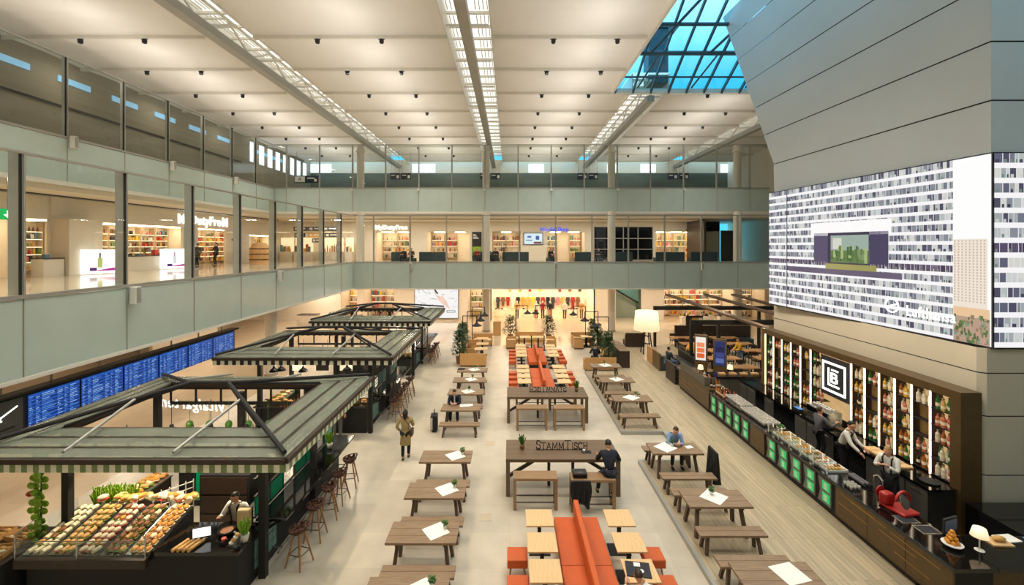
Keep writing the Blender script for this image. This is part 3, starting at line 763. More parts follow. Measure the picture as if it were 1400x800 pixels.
def table_sign(loc, rz, label):
    t = thing('table_sign', label, 'sign', loc, rz, 'standing letter signs')
    big, sm = .27, .205; x = 0
    seq = [('S',big)]+[(c,sm) for c in 'TAMM']+[('T',big)]+[(c,sm) for c in 'ISCH']
    tot = sum(letter_strokes(c)[0]*h*.92 for c, h in seq); x = -tot/2
    for c, h in seq:
        w, st = letter_strokes(c); m = MB()
        for pl in st:
            for k, (a, b) in enumerate(zip(pl, pl[1:])):
                th = .032 if abs(a[0]-b[0]) < .35 else .02
                if abs(a[1]-b[1]) < .01 and abs(a[0]-b[0]) < .3: th = .012
                m.bar((x+a[0]*h*.92, 0, a[1]*h+.012), (x+b[0]*h*.92, 0, b[1]*h+.012), .02, th)
        m.build('letter', M['black'], t); x += w*h*.92
    MB().box(-tot/2,tot/2,-.012,.012,0,.012).build('base', M['black'], t)
    return t
def tall_table(label):
    t = thing('tall_communal_table', label, 'table', group='tall communal tables')
    Lx, Dy, z = 3.2, 1.25, 1.05
    p = MB()
    for k in range(4): p.box(-Lx/2, Lx/2, k*Dy/4+.002, (k+1)*Dy/4-.002, z-.09, z)
    p.build('tabletop', M['stamm_wood'], t, bevel=.006)
    for sx in (-1, 1):
        for y in (.06, Dy-.06):
            MB().box(sx*(Lx/2-.06)-.055, sx*(Lx/2-.06)+.055, y-.055, y+.055, 0, z-.09).build('leg', M['stamm_wood'], t)
        MB().bar((sx*(Lx/2-.1), Dy/2, .28), (sx*.55, Dy/2, .86), .09, .08).build('diagonal_brace', M['dark_wood'], t)
        MB().box(sx*(Lx/2-.06)-.03, sx*(Lx/2-.06)+.03, .1, Dy-.1, .2, .3).build('side_rail', M['dark_wood'], t)
    MB().box(-.6,.6,Dy/2-.05,Dy/2+.05,.82,.92).build('brace_beam', M['dark_wood'], t)
    MB().box(-Lx/2+.1,Lx/2-.1,Dy-.08,Dy-.05,.78,.82).build('back_rail', M['dark_wood'], t)
    for sx in (-.35,.35): MB().box(sx-.04,sx+.04,Dy/2-.04,Dy/2+.04,.0,.82).build('leg', M['dark_wood'], t)
    return t
def tall_bench(label):
    t = thing('tall_bench', label, 'bench', group='tall benches at the communal tables')
    Lx, Dy, z = 1.18, .42, .85
    MB().box(-Lx/2, Lx/2, 0, Dy, z-.07, z).build('seat', M['bench_wood'], t, bevel=.006)
    for sx in (-1, 1):
        for y in (.045, Dy-.045): MB().box(sx*(Lx/2-.045)-.04, sx*(Lx/2-.045)+.04, y-.04, y+.04, 0, z-.07).build('leg', M['bench_wood'], t)
        MB().box(sx*(Lx/2-.045)-.02, sx*(Lx/2-.045)+.02, .08, Dy-.08, .2, .24).build('side_rail', M['bench_wood'], t)
    for y, zz in ((.045,.2),(Dy-.045,.2)): MB().tube((-Lx/2+.05,y,zz),(Lx/2-.05,y,zz),.013).build('foot_rail', M['matt_black'], t)
    return t
tt = tall_table('tall communal table near the camera, where a man in a suit sits'); tt.location = (1.49, 12.32, 0)
clone(tt, (1.49, 17.4, 0), label='tall empty communal table in the middle of the hall, its letters seen reversed')
tb = tall_bench('tall wooden bench left of the suited man at the near communal table'); tb.location = (.68, 11.68, 0)
clone(tb, (2.2, 11.6, 0), label='tall wooden bench the man in the navy suit sits on')
clone(tb, (.84, 16.72, 0), label='tall wooden bench at the far communal table, left one in front')
clone(tb, (2.26, 16.72, 0), label='tall wooden bench at the far communal table, right one in front')
clone(tb, (.84, 18.8, 0), label='tall wooden bench behind the far communal table, left one')
clone(tb, (2.26, 18.8, 0), label='tall wooden bench behind the far communal table, right one')
table_sign((1.52, 12.9, 1.05), 0, 'black standing letters reading STAMMTISCH on the near communal table')
table_sign((1.55, 18.0, 1.05), PI, 'black standing letters on the far communal table, seen reversed from behind')
herb((.36, 12.95, 1.05), 'tufted grass plant in a clay pot left of the near letters', 2, 1.5)
herb((2.72, 18.05, 1.05), 'tufted plant in a clay pot on the far communal table', 2, 1.6)
t = thing('coffee_tray', 'small tray with cups beside the suited man', 'tray', (2.2, 12.75, 1.05))
MB().box(-.14,.14,-.08,.08,0,.012).build('tray', M['charcoal'], t)
MB().lathe([(.025,.012),(.04,.07)], (-.06,0,0), n=10).build('cup', M['pot_white'], t); MB().lathe([(.025,.012),(.04,.06)], (.06,.02,0), n=10).build('cup', M['pot_clay'], t)
# ---- orange sofa groups
def orange_sofa(label, y, ln):
    t = thing('orange_sofa', label, 'sofa', (1.06, y, 0), group='orange double sofas')
    n = max(1, round(ln/1.65)); w = 1.05
    MB().box(.06, w-.06, .06, ln-.06, 0.0, .27).build('base', M['matt_black'], t)
    for k in range(n):
        a = k*ln/n+.005; b = (k+1)*ln/n-.005
        MB().box(0, w/2-.005, a, b, .27, .45).build('seat_cushion', M['orange_leather'], t, bevel=.02)
        MB().box(w/2+.005, w, a, b, .27, .45).build('seat_cushion', M['orange_leather'], t, bevel=.02)
    MB().box(w/2-.06, w/2+.06, .02, ln-.02, .52, .88).build('backrest', M['orange_leather'], t, bevel=.025)
    for k in range(n+1): MB().tube((w/2, min(max(k*ln/n,.1),ln-.1), .44), (w/2, min(max(k*ln/n,.1),ln-.1), .56), .02).build('post', M['matt_black'], t)
    return t
orange_sofa('orange leather double sofa nearest the camera', 5.8, 4.9)
orange_sofa('orange leather double sofa just behind the far communal table', 20.1, 3.6)
orange_sofa('orange leather double sofa farthest from the camera', 24.95, 3.45)
def cafe_table(label):
    t = thing('cafe_table', label, 'table', group='small light wood cafe tables')
    MB().box(-.31,.31,-.31,.31,.715,.75).build('tabletop', M['light_wood'], t, bevel=.006)
    MB().box(-.04,.04,-.04,.04,.02,.715).build('pedestal', M['matt_black'], t)
    MB().box(-.24,.24,-.2,.2,0,.02).build('base_plate', M['matt_black'], t)
    return t
def cube_stool(label):
    t = thing('orange_stool', label, 'stool', group='orange cube stools')
    MB().box(-.215,.215,-.215,.215,.27,.45).build('seat', M['orange_leather'], t, bevel=.02)
    for sx in (-1,1):
        for sy in (-1,1): MB().tube((sx*.13,sy*.13,.27),(sx*.18,sy*.18,0),.022,.014).build('leg', M['leg_wood'], t)
    return t
ct = cs = None
side = {0:'left',1:'right'}
for g, (ys, gn) in enumerate((([7.7, 8.52, 9.34, 10.18],'the nearest orange sofa'), ([20.45,21.28,22.12,22.95],'the middle orange sofa'), ([25.3,26.12,26.95,27.8],'the farthest orange sofa'))):
    for j, y in enumerate(ys):
        for s_ in (0, 1):
            xt = .68 if s_ == 0 else 2.51; xs = .16 if s_ == 0 else 3.04
            lt = 'light wood cafe table %s of %s, %s from the camera' % (side[s_], gn, ORD[j])
            ls = 'orange cube stool %s of %s, %s from the camera' % (side[s_], gn, ORD[j])
            if ct is None: ct = cafe_table(lt); ct.location = (xt, y, 0); cs = cube_stool(ls); cs.location = (xs, y-.1, 0)
            else:
                clone(ct, (xt, y, 0), label=lt)
                if not (g == 0 and j == 3): clone(cs, (xs, y + (.08 if g == 0 else 0), 0), label=ls)
t = thing('laptop_tray', 'black tray with a paper cup on the near right cafe table', 'tray', (2.5, 8.52, .751), -.15)
MB().box(-.26,.2,-.2,.2,0,.02).build('tray', M['charcoal'], t); MB().lathe([(.05,.02),(.055,.024)], (.02,-.05,0), n=14).build('plate', M['white_plastic'], t); MB().box(-.1,.02,.06,.16,.02,.03).build('napkin', M['paper'], t)
person('dark haired person at the near right cafe table, seen from above at the picture edge', (2.3, 7.72, 0), 0.1, h=1.62, pz=.55, lean=.2, hl=(-.15,.36,.84), hr=(.2,.38,.84), fl=(-.12,.42,.1), fr=(.1,.4,.1), top='cloth_white', head=.3, hair='hair_brown', longhair=False)
# ---- suited man at the near communal table
person('man in a navy suit leaning on the near communal table, back to the camera', (2.68, 11.82, 0), .0, h=1.80, pz=.97, lean=.42, hl=(-.22,.58,1.13), hr=(.26,.52,1.13), fl=(-.28,.25,.33), fr=(.05,.12,.25), head=.1, top='cloth_navy', legs='cloth_navy', hair='hair_black', coat=.22)
t = thing('briefcase', 'black leather briefcase on the bench beside the man in the navy suit', 'bag', (1.86, 11.82, .86))
MB().box(-.19,.19,-.15,.15,0,.12).build('body', M['black'], t, bevel=.02); MB().path([(-.06,-.15,.12),(-.06,-.15,.16),(.06,-.15,.16),(.06,-.15,.12)], .01).build('handle', M['steel'], t)
def draped(label, loc, rz, mat, w=.5, h=.7, name='draped_coat', top=.0):
    m = MB(); n = 9; R = random.Random(len(label)); vs = []
    def P(i, j, side_):
        u = i/n-.5; v = j/n; fold = .035*math.sin(u*22+v*3)*(v+.2)
        return (u*w*(1+.12*math.sin(v*5)), side_*(.03+.05*v)+fold, top-v*h*(1-.12*math.cos(u*7)))
    for s_ in (-1, 1):
        for i in range(n):
            for j in range(n): m.quad(P(i,j,s_),P(i+1,j,s_),P(i+1,j+1,s_),P(i,j+1,s_))
    for j in range(n):
        for i in (0, n): m.quad(P(i,j,-1),P(i,j+1,-1),P(i,j+1,1),P(i,j,1))
    for i in range(n):
        m.quad(P(i,0,-1),P(i+1,0,-1),P(i+1,0,1),P(i,0,1)); m.quad(P(i,n,-1),P(i+1,n,-1),P(i+1,n,1),P(i,n,1))
    return tag(m.build(name, mat, loc=loc, rz=rz, smooth=True), label, 'coat')
draped('black coat hanging from the bench next to the briefcase', (1.86,11.57,.84), 0, M['cloth_black'], .5, .62)
draped('black coat hung over the end of the bench by the man in blue', (5.86,12.75,1.12), PI/2, M['cloth_black'], .55, .8)
tag(MB().tube((5.8,12.75,.57),(5.8,12.75,.12+.0),.012).tube((5.8,12.75,.57),(5.84,12.75,1.1),.012).build('suitcase_pole', M['matt_black']), 'thin black pole carrying the black coat by the deck bench', 'stand')  # upright of a suitcase handle, modelled without its suitcase
person('man in a light blue shirt sitting at a deck table, looking down', (5.15, 14.02, .12), PI, h=1.78, pz=.56, lean=.42, hl=(-.06,.5,.82), hr=(.08,.5,.82), fl=(-.14,.4,.09), fr=(.16,.4,.09), head=.45, top='cloth_blue', legs='charcoal', hair='hair_brown')
tag(MB().box(-.11,.11,-.08,.08,0,.012).build('paper_napkin', M['paper'], loc=(5.45,13.45,.871), rz=.3), 'crumpled white napkin beside the man in blue', 'napkin')
tag(MB().lathe([(.06,0),(.09,.012)], n=14).build('plate', M['pot_clay'], loc=(5.12,13.3,.871)), 'small plate in front of the man in blue', 'plate')
person('man in a dark suit and white shirt reading at a left row table', (-2.2, 17.8, 0), PI, h=1.76, pz=.56, lean=.3, hl=(-.1,.5,.83), hr=(.1,.5,.83), fl=(-.15,.45,.09), fr=(.14,.42,.09), head=.4, top='cloth_navy', legs='cloth_navy', hair='hair_black', tie=True)
tag(MB().box(-.2,.2,-.13,.13,0,.006).box(-.12,.3,-.1,.1,.006,.012).build('newspaper', M['paper'], loc=(-1.75,17.3,.751), rz=.15), 'open white newspaper under the hands of the suited man on the left', 'newspaper')
t = thing('suitcase', 'dark upright suitcase beside the wooden bench of the suited man', 'suitcase', (-2.86, 16.75, 0), .1)
MB().box(-.13,.13,-.2,.2,.05,.62).build('shell', M['matt_black'], t, bevel=.04); MB().box(-.135,-.05,-.205,.205,.1,.56).build('side_band', M['steel'], t)
MB().path([(0,-.08,.6),(0,-.08,.8),(0,.08,.8),(0,.08,.6)], .012).build('handle', M['matt_black'], t)
for sy in (-.14,.14): MB().tube((-.07,sy,.03),(.07,sy,.03),.03).build('wheel', M['black'], t)
person('woman in a khaki coat and black stockings walking away', (-3.42, 14.5, 0), .05, h=1.68, lean=.02, hl=(-.2,.1,.9), hr=(.12,.28,1.15), fl=(-.07,-.1,.08), fr=(.08,.12,.08), head=.05, top='cloth_khaki', legs='cloth_black', hair='hair_black', longhair=True, coat=.42)
t = thing('shoulder_bag', 'dark shoulder bag carried by the woman in the khaki coat', 'bag', (-3.42,14.5,0))
MB().box(.17,.25,-.12,.14,.78,1.0).build('bag_body', M['cloth_brown'], t, bevel=.02); MB().path([(.2,0,1.0),(.12,-.17,1.25),(-.14,-.08,1.45)], .012).build('strap', M['cloth_brown'], t)
# ---- far end of the hall: cane sofas, plants, lamps
def cane_sofa(label, loc, rz, ln, hb=.78):
    t = thing('cane_sofa', label, 'sofa', loc, rz, 'cane backed sofas at the far end')   # back along y=0 facing +y
    MB().box(-ln/2, ln/2, 0, .06, .1, hb).build('backrest', M['cane'], t, bevel=.01)
    for k in (-1,1): MB().box(k*ln/2-(.05 if k > 0 else 0), k*ln/2+(0 if k > 0 else .05), .06, .62, .1, .62).build('arm', M['cane'], t, bevel=.01)
    MB().box(-ln/2+.055, ln/2-.055, .065, .62, .12, .32).build('base', M['cane'], t)
    n = max(1, round(ln/.8)); w = (ln-.12)/n
    for k in range(n): MB().box(-ln/2+.06+k*w+.005, -ln/2+.06+(k+1)*w-.005, .07, .64, .32, .45).build('seat_cushion', M['cream_seat'], t, bevel=.02)
    for sx in (-1,1):
        for y in (.05,.57): MB().box(sx*(ln/2-.06)-.025, sx*(ln/2-.06)+.025, y-.025, y+.025, 0, .12).build('leg', M['dark_wood'], t)
    return t
cane_sofa('cane sofa with its back to the camera at the end of the left row', (-2.13, 25.5, 0), 0, 1.5)
cane_sofa('cane armchair with cream seat on the left edge of the far left group', (-2.75, 27.9, 0), -PI/2, .9)
cane_sofa('cane armchair farther back on the left edge of the far left group', (-2.75, 29.6, 0), -PI/2, .9)
cane_sofa('cane sofa facing the camera at the back of the far left group', (-1.9, 31.4, 0), PI, 1.4)
cane_sofa('long cane sofa facing the camera behind the orange sofas', (1.42, 32.0, 0), PI, 2.1)
cane_sofa('cane sofa on the left behind the orange sofas', (-.25, 30.6, 0), -PI/2, 1.3)
cane_sofa('cane sofa on the right behind the orange sofas', (3.15, 30.6, 0), PI/2, 1.3)
cane_sofa('cane sofa with its back to the camera in the far right group', (5.05, 24.6, 0), 0, 1.75)
cane_sofa('cane sofa facing the camera in the far right group', (5.2, 31.9, 0), PI, 1.6)
cane_sofa('cane armchair on the left of the far right group', (4.35, 30.3, 0), -PI/2, .9)
cane_sofa('cane armchair on the right of the far right group', (6.3, 27.2, 0), PI/2, 1.0)
for x, y, n in ((-1.75,26.9,'left group nearest the camera'),(-1.75,28.3,'left group in the middle'),(-1.85,29.9,'left group at the back'),(1.0,30.4,'behind the orange sofas on the left'),(1.95,30.4,'behind the orange sofas on the right'),(5.1,26.4,'right group beside the seated man'),(5.3,30.6,'right group at the back')):
    clone(ct, (x, y, 0), label='light wood cafe table in the far %s' % n, scale=(1.25,1.1,1))
for i, x in enumerate((.62, 1.45, 2.3)):
    tag(MB().tube((x,29.55,0),(x,29.55,1.0),.035).tube((x,29.55,0),(x,29.55,.03),.14).build('barrier_post', M['matt_black']), 'black post before the long cane sofa, %s from the left' % ORD[i], 'post', 'black posts')
person('man in a dark jacket sitting in the far right cane group, back to the camera', (4.95, 25.55, 0), 0, h=1.76, pz=.56, lean=.15, hl=(-.2,.42,.78), hr=(.2,.42,.78), fl=(-.14,.42,.09), fr=(.14,.42,.09), top='cloth_navy', hair='hair_brown')
def tall_plant(label, loc, h=1.6, r=.35, box=None):
    t = thing('potted_plant', label, 'plant', loc, group='tall leafy plants')
    if box: MB().box(-.22,.22,-.22,.22,0,.45).build('planter', M[box], t)
    else: MB().lathe([(.16,0),(.22,.4)], n=14).build('planter', M['pot_clay'], t)
    R = random.Random(int(loc[0]*100)+int(loc[1]*10)); f = MB()
    for k in range(460):
        z = .42+(h-.42)*R.random()**.9; rr = r*(1-.65*(z-.42)/(h-.4))*math.sqrt(R.random()); a = R.uniform(0, 2*PI)
        c = Vector((rr*math.cos(a), rr*math.sin(a), z)); d = Vector((math.cos(a+R.uniform(-.5,.5)), math.sin(a+R.uniform(-.5,.5)), R.uniform(-.3,.8))).normalized()*R.uniform(.13,.24)
        w_ = d.cross(Vector((0,0,1))).normalized()*.06; q = d.cross(w_).normalized()*.012
        f.add([c, c+d*.5+w_+q, c+d, c+d*.5-w_+q], [(0,1,2),(0,2,3)])
    f.build('leaves', M['leaf_dark'], t); MB().tube((0,0,.35),(0,0,h*.85),.02).build('stem', M['dark_wood'], t)
    return t
tall_plant('leafy green plant at the left end of the cane sofas, nearest the camera', (-3.0, 26.3, 0), 2.0, .5)
tall_plant('leafy green plant on the left, behind the nearer one', (-3.05, 28.2, 0), 2.0, .45)
tall_plant('leafy green plant on the left, farthest back', (-3.1, 30.0, 0), 1.8, .4)
tall_plant('tall plant behind the left end of the long cane sofa', (.05, 33.0, 0), 1.75, .6)
tall_plant('tall plant behind the right end of the long cane sofa', (2.9, 33.0, 0), 1.75, .6)
tall_plant('dark leafy plant beside the brown cabinet of the right group', (5.72, 25.6, 0), 2.0, .45)
tall_plant('dark leafy plant behind the cabinet plant in the right group', (5.68, 28.6, 0), 1.9, .4)
tall_plant('leafy plant at the back of the right group', (5.75, 31.0, 0), 1.8, .35)
for i, (x0, y0, y1) in enumerate(((6.2, 24.9, 27.6), (6.1, 28.6, 31.0))):
    t = thing('brown_cabinet', 'long brown slatted cabinet edging the right group, %s one' % ('nearer' if i == 0 else 'farther'), 'cabinet', (x0, (y0+y1)/2, 0), group='brown cabinets')
    hh = (y1-y0)/2; MB().box(0,.55,-hh,hh,0.001,1.05).build('body', M['dark_wood'], t); m = MB()
    for k in range(10): m.box(-.02,.57,-hh+k*hh/5+.02,-hh+(k+1)*hh/5-.02,1.05,1.08)
    m.build('slatted_top', M['table_wood'], t)
def arch_lamp(label, loc, sgn, h):
    t = thing('arched_floor_lamp', label, 'lamp', loc, group='arched black lamps')
    MB().path([(0,0,0.03),(0,0,h),(sgn*.85,0,h),(sgn*.85,0,h-.35)], .028).build('frame', M['matt_black'], t)
    MB().box(-.15,.15,-.15,.15,0,.03).build('foot', M['matt_black'], t)
    MB().lathe([(.30,-.28),(.26,-.22),(.12,-.14),(.06,-.06),(.05,0)], (sgn*.85,0,h-.33), n=16).build('lamp_shade', M['matt_black'], t, smooth=True)
    MB().ball((sgn*.85,0,h-.58), .05).build('bulb', M['lamp_glow'], t)
    return t
for i, (x, y) in enumerate(((-2.85,26.8),(-2.75,28.6),(-2.6,30.6))): arch_lamp('arched black lamp with a bell shade in the far left group, %s from the camera' % ORD[i], (x,y,0), 1, 2.75)
for i, (x, y) in enumerate(((5.9,26.4),(5.7,28.6),(5.3,31.0))): arch_lamp('arched black lamp with a bell shade in the far right group, %s from the camera' % ORD[i], (x,y,0), -1, 2.75)
arch_lamp('arched black lamp between the two tall plants, left one', (.45,32.6,0), 1, 2.6); arch_lamp('arched black lamp beside the right tall plant', (2.75,32.6,0), -1, 2.6)
tag(MB().box(-.3,.3,-.15,.15,0,1.1).build('display_board', M['cane'], loc=(-1.0,34.6,0)), 'tan board standing on the polished floor at the back', 'board')
# giant floor lamp
t = thing('giant_floor_lamp', 'giant white shaded floor lamp on a dark tripod stand', 'lamp', (8.75, 28.3, 0.0))
MB().lathe([(.80,1.62),(.70,2.82)], n=32).build('lamp_shade', M['lamp_glow'], t, smooth=True)
for k in range(4):
    a = PI/4+k*PI/2; MB().tube((.18*math.cos(a),.18*math.sin(a),1.75),(.42*math.cos(a),.42*math.sin(a),.12),.035).build('leg', M['matt_black'], t)
MB().box(-.24,.24,-.02,.02,.7,.76).box(-.02,.02,-.24,.24,.7,.76).box(-.19,.19,-.02,.02,1.2,1.25).box(-.02,.02,-.19,.19,1.2,1.25).build('cross_bars', M['matt_black'], t)
# lounge sofas between lamp and bar
def club(label, loc, rz, ln, mat, back):
    t = thing('lounge_sofa', label, 'sofa', loc, rz, 'lounge sofas')
    MB().box(-ln/2, ln/2, 0, .08, .02, .95).build('back_panel', M[back], t, bevel=.01)
    MB().box(-ln/2, ln/2, .085, .75, .05, .42).build('seat', M[mat], t, bevel=.03); MB().box(-ln/2, ln/2, .085, .25, .43, .8).build('back_cushion', M[mat], t, bevel=.03)
    return t
club('dark sofa with a wooden back beside the giant lamp', (8.2, 26.0, .12), -PI/2, 1.0, 'sofa_teal', 'cane')
club('dark sofa with a brown back where the person in jeans sits', (8.2, 24.8, .12), -PI/2, 1.1, 'sofa_teal', 'brown_clad')
club('dark sofa with a dark back nearest the bar', (8.15, 22.5, .12), -PI/2, 1.3, 'matt_black', 'dark_wood')
club('long dark sofa facing the lounge sofas', (10.2, 24.6, .12), PI/2, 3.2, 'matt_black', 'dark_wood')
club('low dark sofa behind the giant lamp', (8.5, 30.0, .12), 0, 1.3, 'cloth_brown', 'dark_wood')
person('person in a teal top and pale jeans on a lounge sofa', (8.75, 24.4, .12), -PI/2+.3, h=1.72, pz=.55, lean=.05, hl=(-.1,.35,.72), hr=(.1,.35,.72), fl=(-.12,.5,.1), fr=(.1,.45,.1), top='sofa_teal', legs='denim', hair='hair_black')
for x, y in ((9.2,23.6),(9.25,25.6)):
    t = thing('lounge_table', 'low dark lounge table %s the person in jeans' % ('in front of' if y < 24 else 'behind'), 'table', (x,y,.12), group='low lounge tables')
    MB().box(-.3,.3,-.4,.4,.38,.42).build('top', M['dark_wood'], t); MB().box(-.05,.05,-.05,.05,0,.38).build('pedestal', M['matt_black'], t)
# totems
def totem(loc, lab, pc, h=2.3):
    t = thing('display_totem', lab, 'display', loc); MB().box(-.3,.3,0,.3,0,h).build('body', M['brown_clad'], t)
    p = MB(); p.quad((-.24,-.008,h*.45),(.24,-.008,h*.45),(.24,-.008,h*.96),(-.24,-.008,h*.96), col=pc[0]); 
    for k in range(len(pc)-1): p.quad((-.18,-.012-.002*k,h*(.5+.12*k)),(.18,-.012-.002*k,h*(.5+.12*k)),(.18,-.012-.002*k,h*(.6+.12*k)),(-.18,-.012-.002*k,h*(.6+.12*k)), col=pc[k+1])
    p.build('poster', M['picture'], t); MB().box(-.27,.27,-.006,0,h*.42,h*.98).build('frame', M['steel'], t)
    return t
a = totem((9.75,22.6,.12), 'brown totem with an orange and white poster', [(236,226,214),(214,96,50),(226,120,70),(232,140,96)]); a.rotation_euler.z = -.5
a = totem((10.25,21.6,.12), 'brown totem with a dark blue screen', [(40,48,92),(90,104,160),(60,66,120),(30,34,70)]); a.rotation_euler.z = -.5
# restaurant furniture behind the bar
def rest_table(lab):
    t = thing('restaurant_table', lab, 'table', group='restaurant tables'); MB().box(-.9,.9,-.38,.38,.70,.74).build('tabletop', M['leg_wood'], t)
    for sx in (-.6,.6): MB().box(sx-.03,sx+.03,-.03,.03,.02,.7).box(sx-.2,sx+.2,-.2,.2,0,.02).build('pedestal', M['matt_black'], t)
    return t
def rest_chair(lab, z0):
    t = thing('restaurant_chair', lab, 'chair', group='restaurant chairs')
    MB().box(-.22,.22,-.22,.22,.42,.46).build('seat', M['dark_wood'], t); b = MB()
    b.bar((-.19,-.2,.46),(-.19,-.26,.86),.03); b.bar((.19,-.2,.46),(.19,-.26,.86),.03); b.box(-.2,.2,-.27,-.22,.68,.86); b.build('backrest', M['dark_wood'], t)
    for sx in (-1,1):
        for sy in (-1,1): MB().tube((sx*.18,sy*.18,.42),(sx*.21,sy*.21,0),.018).build('leg', M['matt_black'], t)
    return t
rt = rc = None; k = 0
for j, y in enumerate((22.9, 24.7, 26.5, 28.4, 30.2)):
    for i, x in enumerate((11.9, 14.6)):
        lab = 'long restaurant table, %s row behind the bar wall, %s' % (ORD[j], 'left' if i == 0 else 'right')
        if rt is None: rt = rest_table(lab); rt.location = (x,y,.0)
        else: clone(rt, (x,y,.0), label=lab)
        for q, (dx, dy, r) in enumerate(((-.5,-.55,0),(.5,-.55,0),(-.5,.55,PI),(.5,.55,PI))):
            lab = 'dark restaurant chair, %s place at the %s table of the %s row' % (ORD[q], 'left' if i == 0 else 'right', ORD[j])
            if rc is None: rc = rest_chair(lab, 0); rc.location = (x+dx,y+dy,0); rc.rotation_euler.z = r
            else: clone(rc, (x+dx,y+dy,.0), rz=r, label=lab)
person('person in a yellow top and blue jeans standing among the restaurant tables', (13.3, 25.5, 0), PI/2, h=1.72, lean=.25, hl=(-.1,.4,1.0), hr=(.1,.4,1.0), top='cloth_yellow', legs='denim', hair='hair_brown')
person('person in black bending over a restaurant table', (12.0, 27.4, 0), -.6, h=1.75, lean=.7, hl=(-.15,.5,.85), hr=(.15,.5,.85), top='cloth_black', legs='cloth_black', hair='hair_black')
t = thing('pergola', 'dark timber pergola beams over the restaurant', 'pergola', (0,0,0))
for a, b in (((10.0,24.5,2.75),(17.2,24.5,2.75)),((9.8,30.2,2.75),(18.5,30.2,2.75)),((15.6,22.6,2.6),(18.5,30,2.8))): MB().bar(a, b, .14, .26).build('beam', M['matt_black'], t)
for a, b in (((11.9,33.5,3.3),(12.9,20.0,2.85)),((14.8,33.5,3.3),(15.6,20.5,2.9)),((16.9,33.5,3.3),(17.4,21,2.9))): MB().bar(a, b, .35, .12).build('raking_beam', M['table_edge'], t)
for x, y in ((10.05,24.5),(11.55,24.5),(9.9,30.2),(16.5,24.5),(17,30.2)): MB().box(x-.08,x+.08,y-.08,y+.08,0,2.65).build('post', M['matt_black'], t)
t = thing('restaurant_booth', 'dark booth with a high back and a yellow picture behind the restaurant tables', 'booth', (14.2,31.6,0))
MB().box(-2.4,3,0,.15,0,1.3).build('back', M['dark_wood'], t); MB().box(-2.3,2.9,-.6,-.002,0,.45).build('seat', M['sofa_teal'], t)
MB().box(-1.6,-.4,.02,.1,1.3,2.0).build('panel', M['dark_wood'], t); q = MB(); q.quad((-1.2,-.0,1.4),(-.7,-.0,1.4),(-.7,-.0,1.85),(-1.2,-.0,1.85), col=(214,160,60)); q.quad((-.7,.0,1.4),(-.45,.0,1.4),(-.45,.0,1.85),(-.7,.0,1.85), col=(236,230,214)); q.build('picture', M['printed'], t)
tag(MB().ball((0,0,1.0), (.45,.3,.42), n=14, rings=10).lathe([(.35,.0),(.35,.5)], n=14).tube((0,0,.4),(0,0,.7),.1).build('bread_sculpture', M['sign_amber'], loc=(10.55,25.4,.0)), 'golden round sculpture behind the totems', 'sculpture')
# ================================================================== KIOSKS
pend0 = None
def pendant(loc, drop, label):
    t = thing('pendant_lamp', label, 'lamp', loc, group='black pendant lamps of the kiosks')
    MB().tube((0,0,0),(0,0,-drop),.008,n=5).build('cable', M['matt_black'], t)
    MB().lathe([(.17,-.2),(.165,-.17),(.11,-.1),(.05,-.06),(.045,0)], (0,0,-drop), n=16).build('lamp_shade', M['black_gloss'], t, smooth=True)
    MB().ball((0,0,-drop-.17), .035, n=8, rings=5).build('bulb', M['lamp_glow'], t)
    return t
pm('valance_green', (120,138,88), .7); pm('valance_white', (226,222,198), .7); pm('valance_black', (28,28,26), .7)
stool0 = None
def bar_stool(label):
    t = thing('bar_stool', label, 'stool', group='wooden bar stools at the kiosks')
    s = MB(); n = 14; prof = [(.02,.0),(.13,.005),(.18,.03),(.195,.07),(.20,.09)]
    o = []
    for k in range(len(prof)-1):
        for i in range(n):
            a0, a1 = 2*PI*i/n, 2*PI*(i+1)/n
            def P(k_, a): 
                r, z = prof[k_]; back = max(0, math.cos(a+PI/2*0))
                return (r*math.cos(a)*.95, r*math.sin(a)*1.12, .74+z+(.07*max(0,-math.cos(a-PI)) if k_ >= 3 else 0))
            if k == 2 and i % 2: continue
            s.quad(P(k,a0),P(k,a1),P(k+1,a1),P(k+1,a0))
    o = s.build('seat', M['seat_brown'], t, smooth=True); m = o.modifiers.new('thick', 'SOLIDIFY'); m.thickness = .022
    MB().tube((0,0,.66),(0,0,.735),.05,.09).build('seat_block', M['stool_wood'], t)
    for sx in (-1,1):
        for sy in (-1,1): MB().tube((sx*.07,sy*.07,.73),(sx*.2,sy*.2,0),.022,.017).build('leg', M['stool_wood'], t)
    q = .15; MB().path([(-q,-q,.28),(q,-q,.28),(q,q,.28),(-q,q,.28),(-q,-q,.28)], .009).build('foot_ring', M['matt_black'], t)
    return t
KN = ['nearest','middle','farthest']
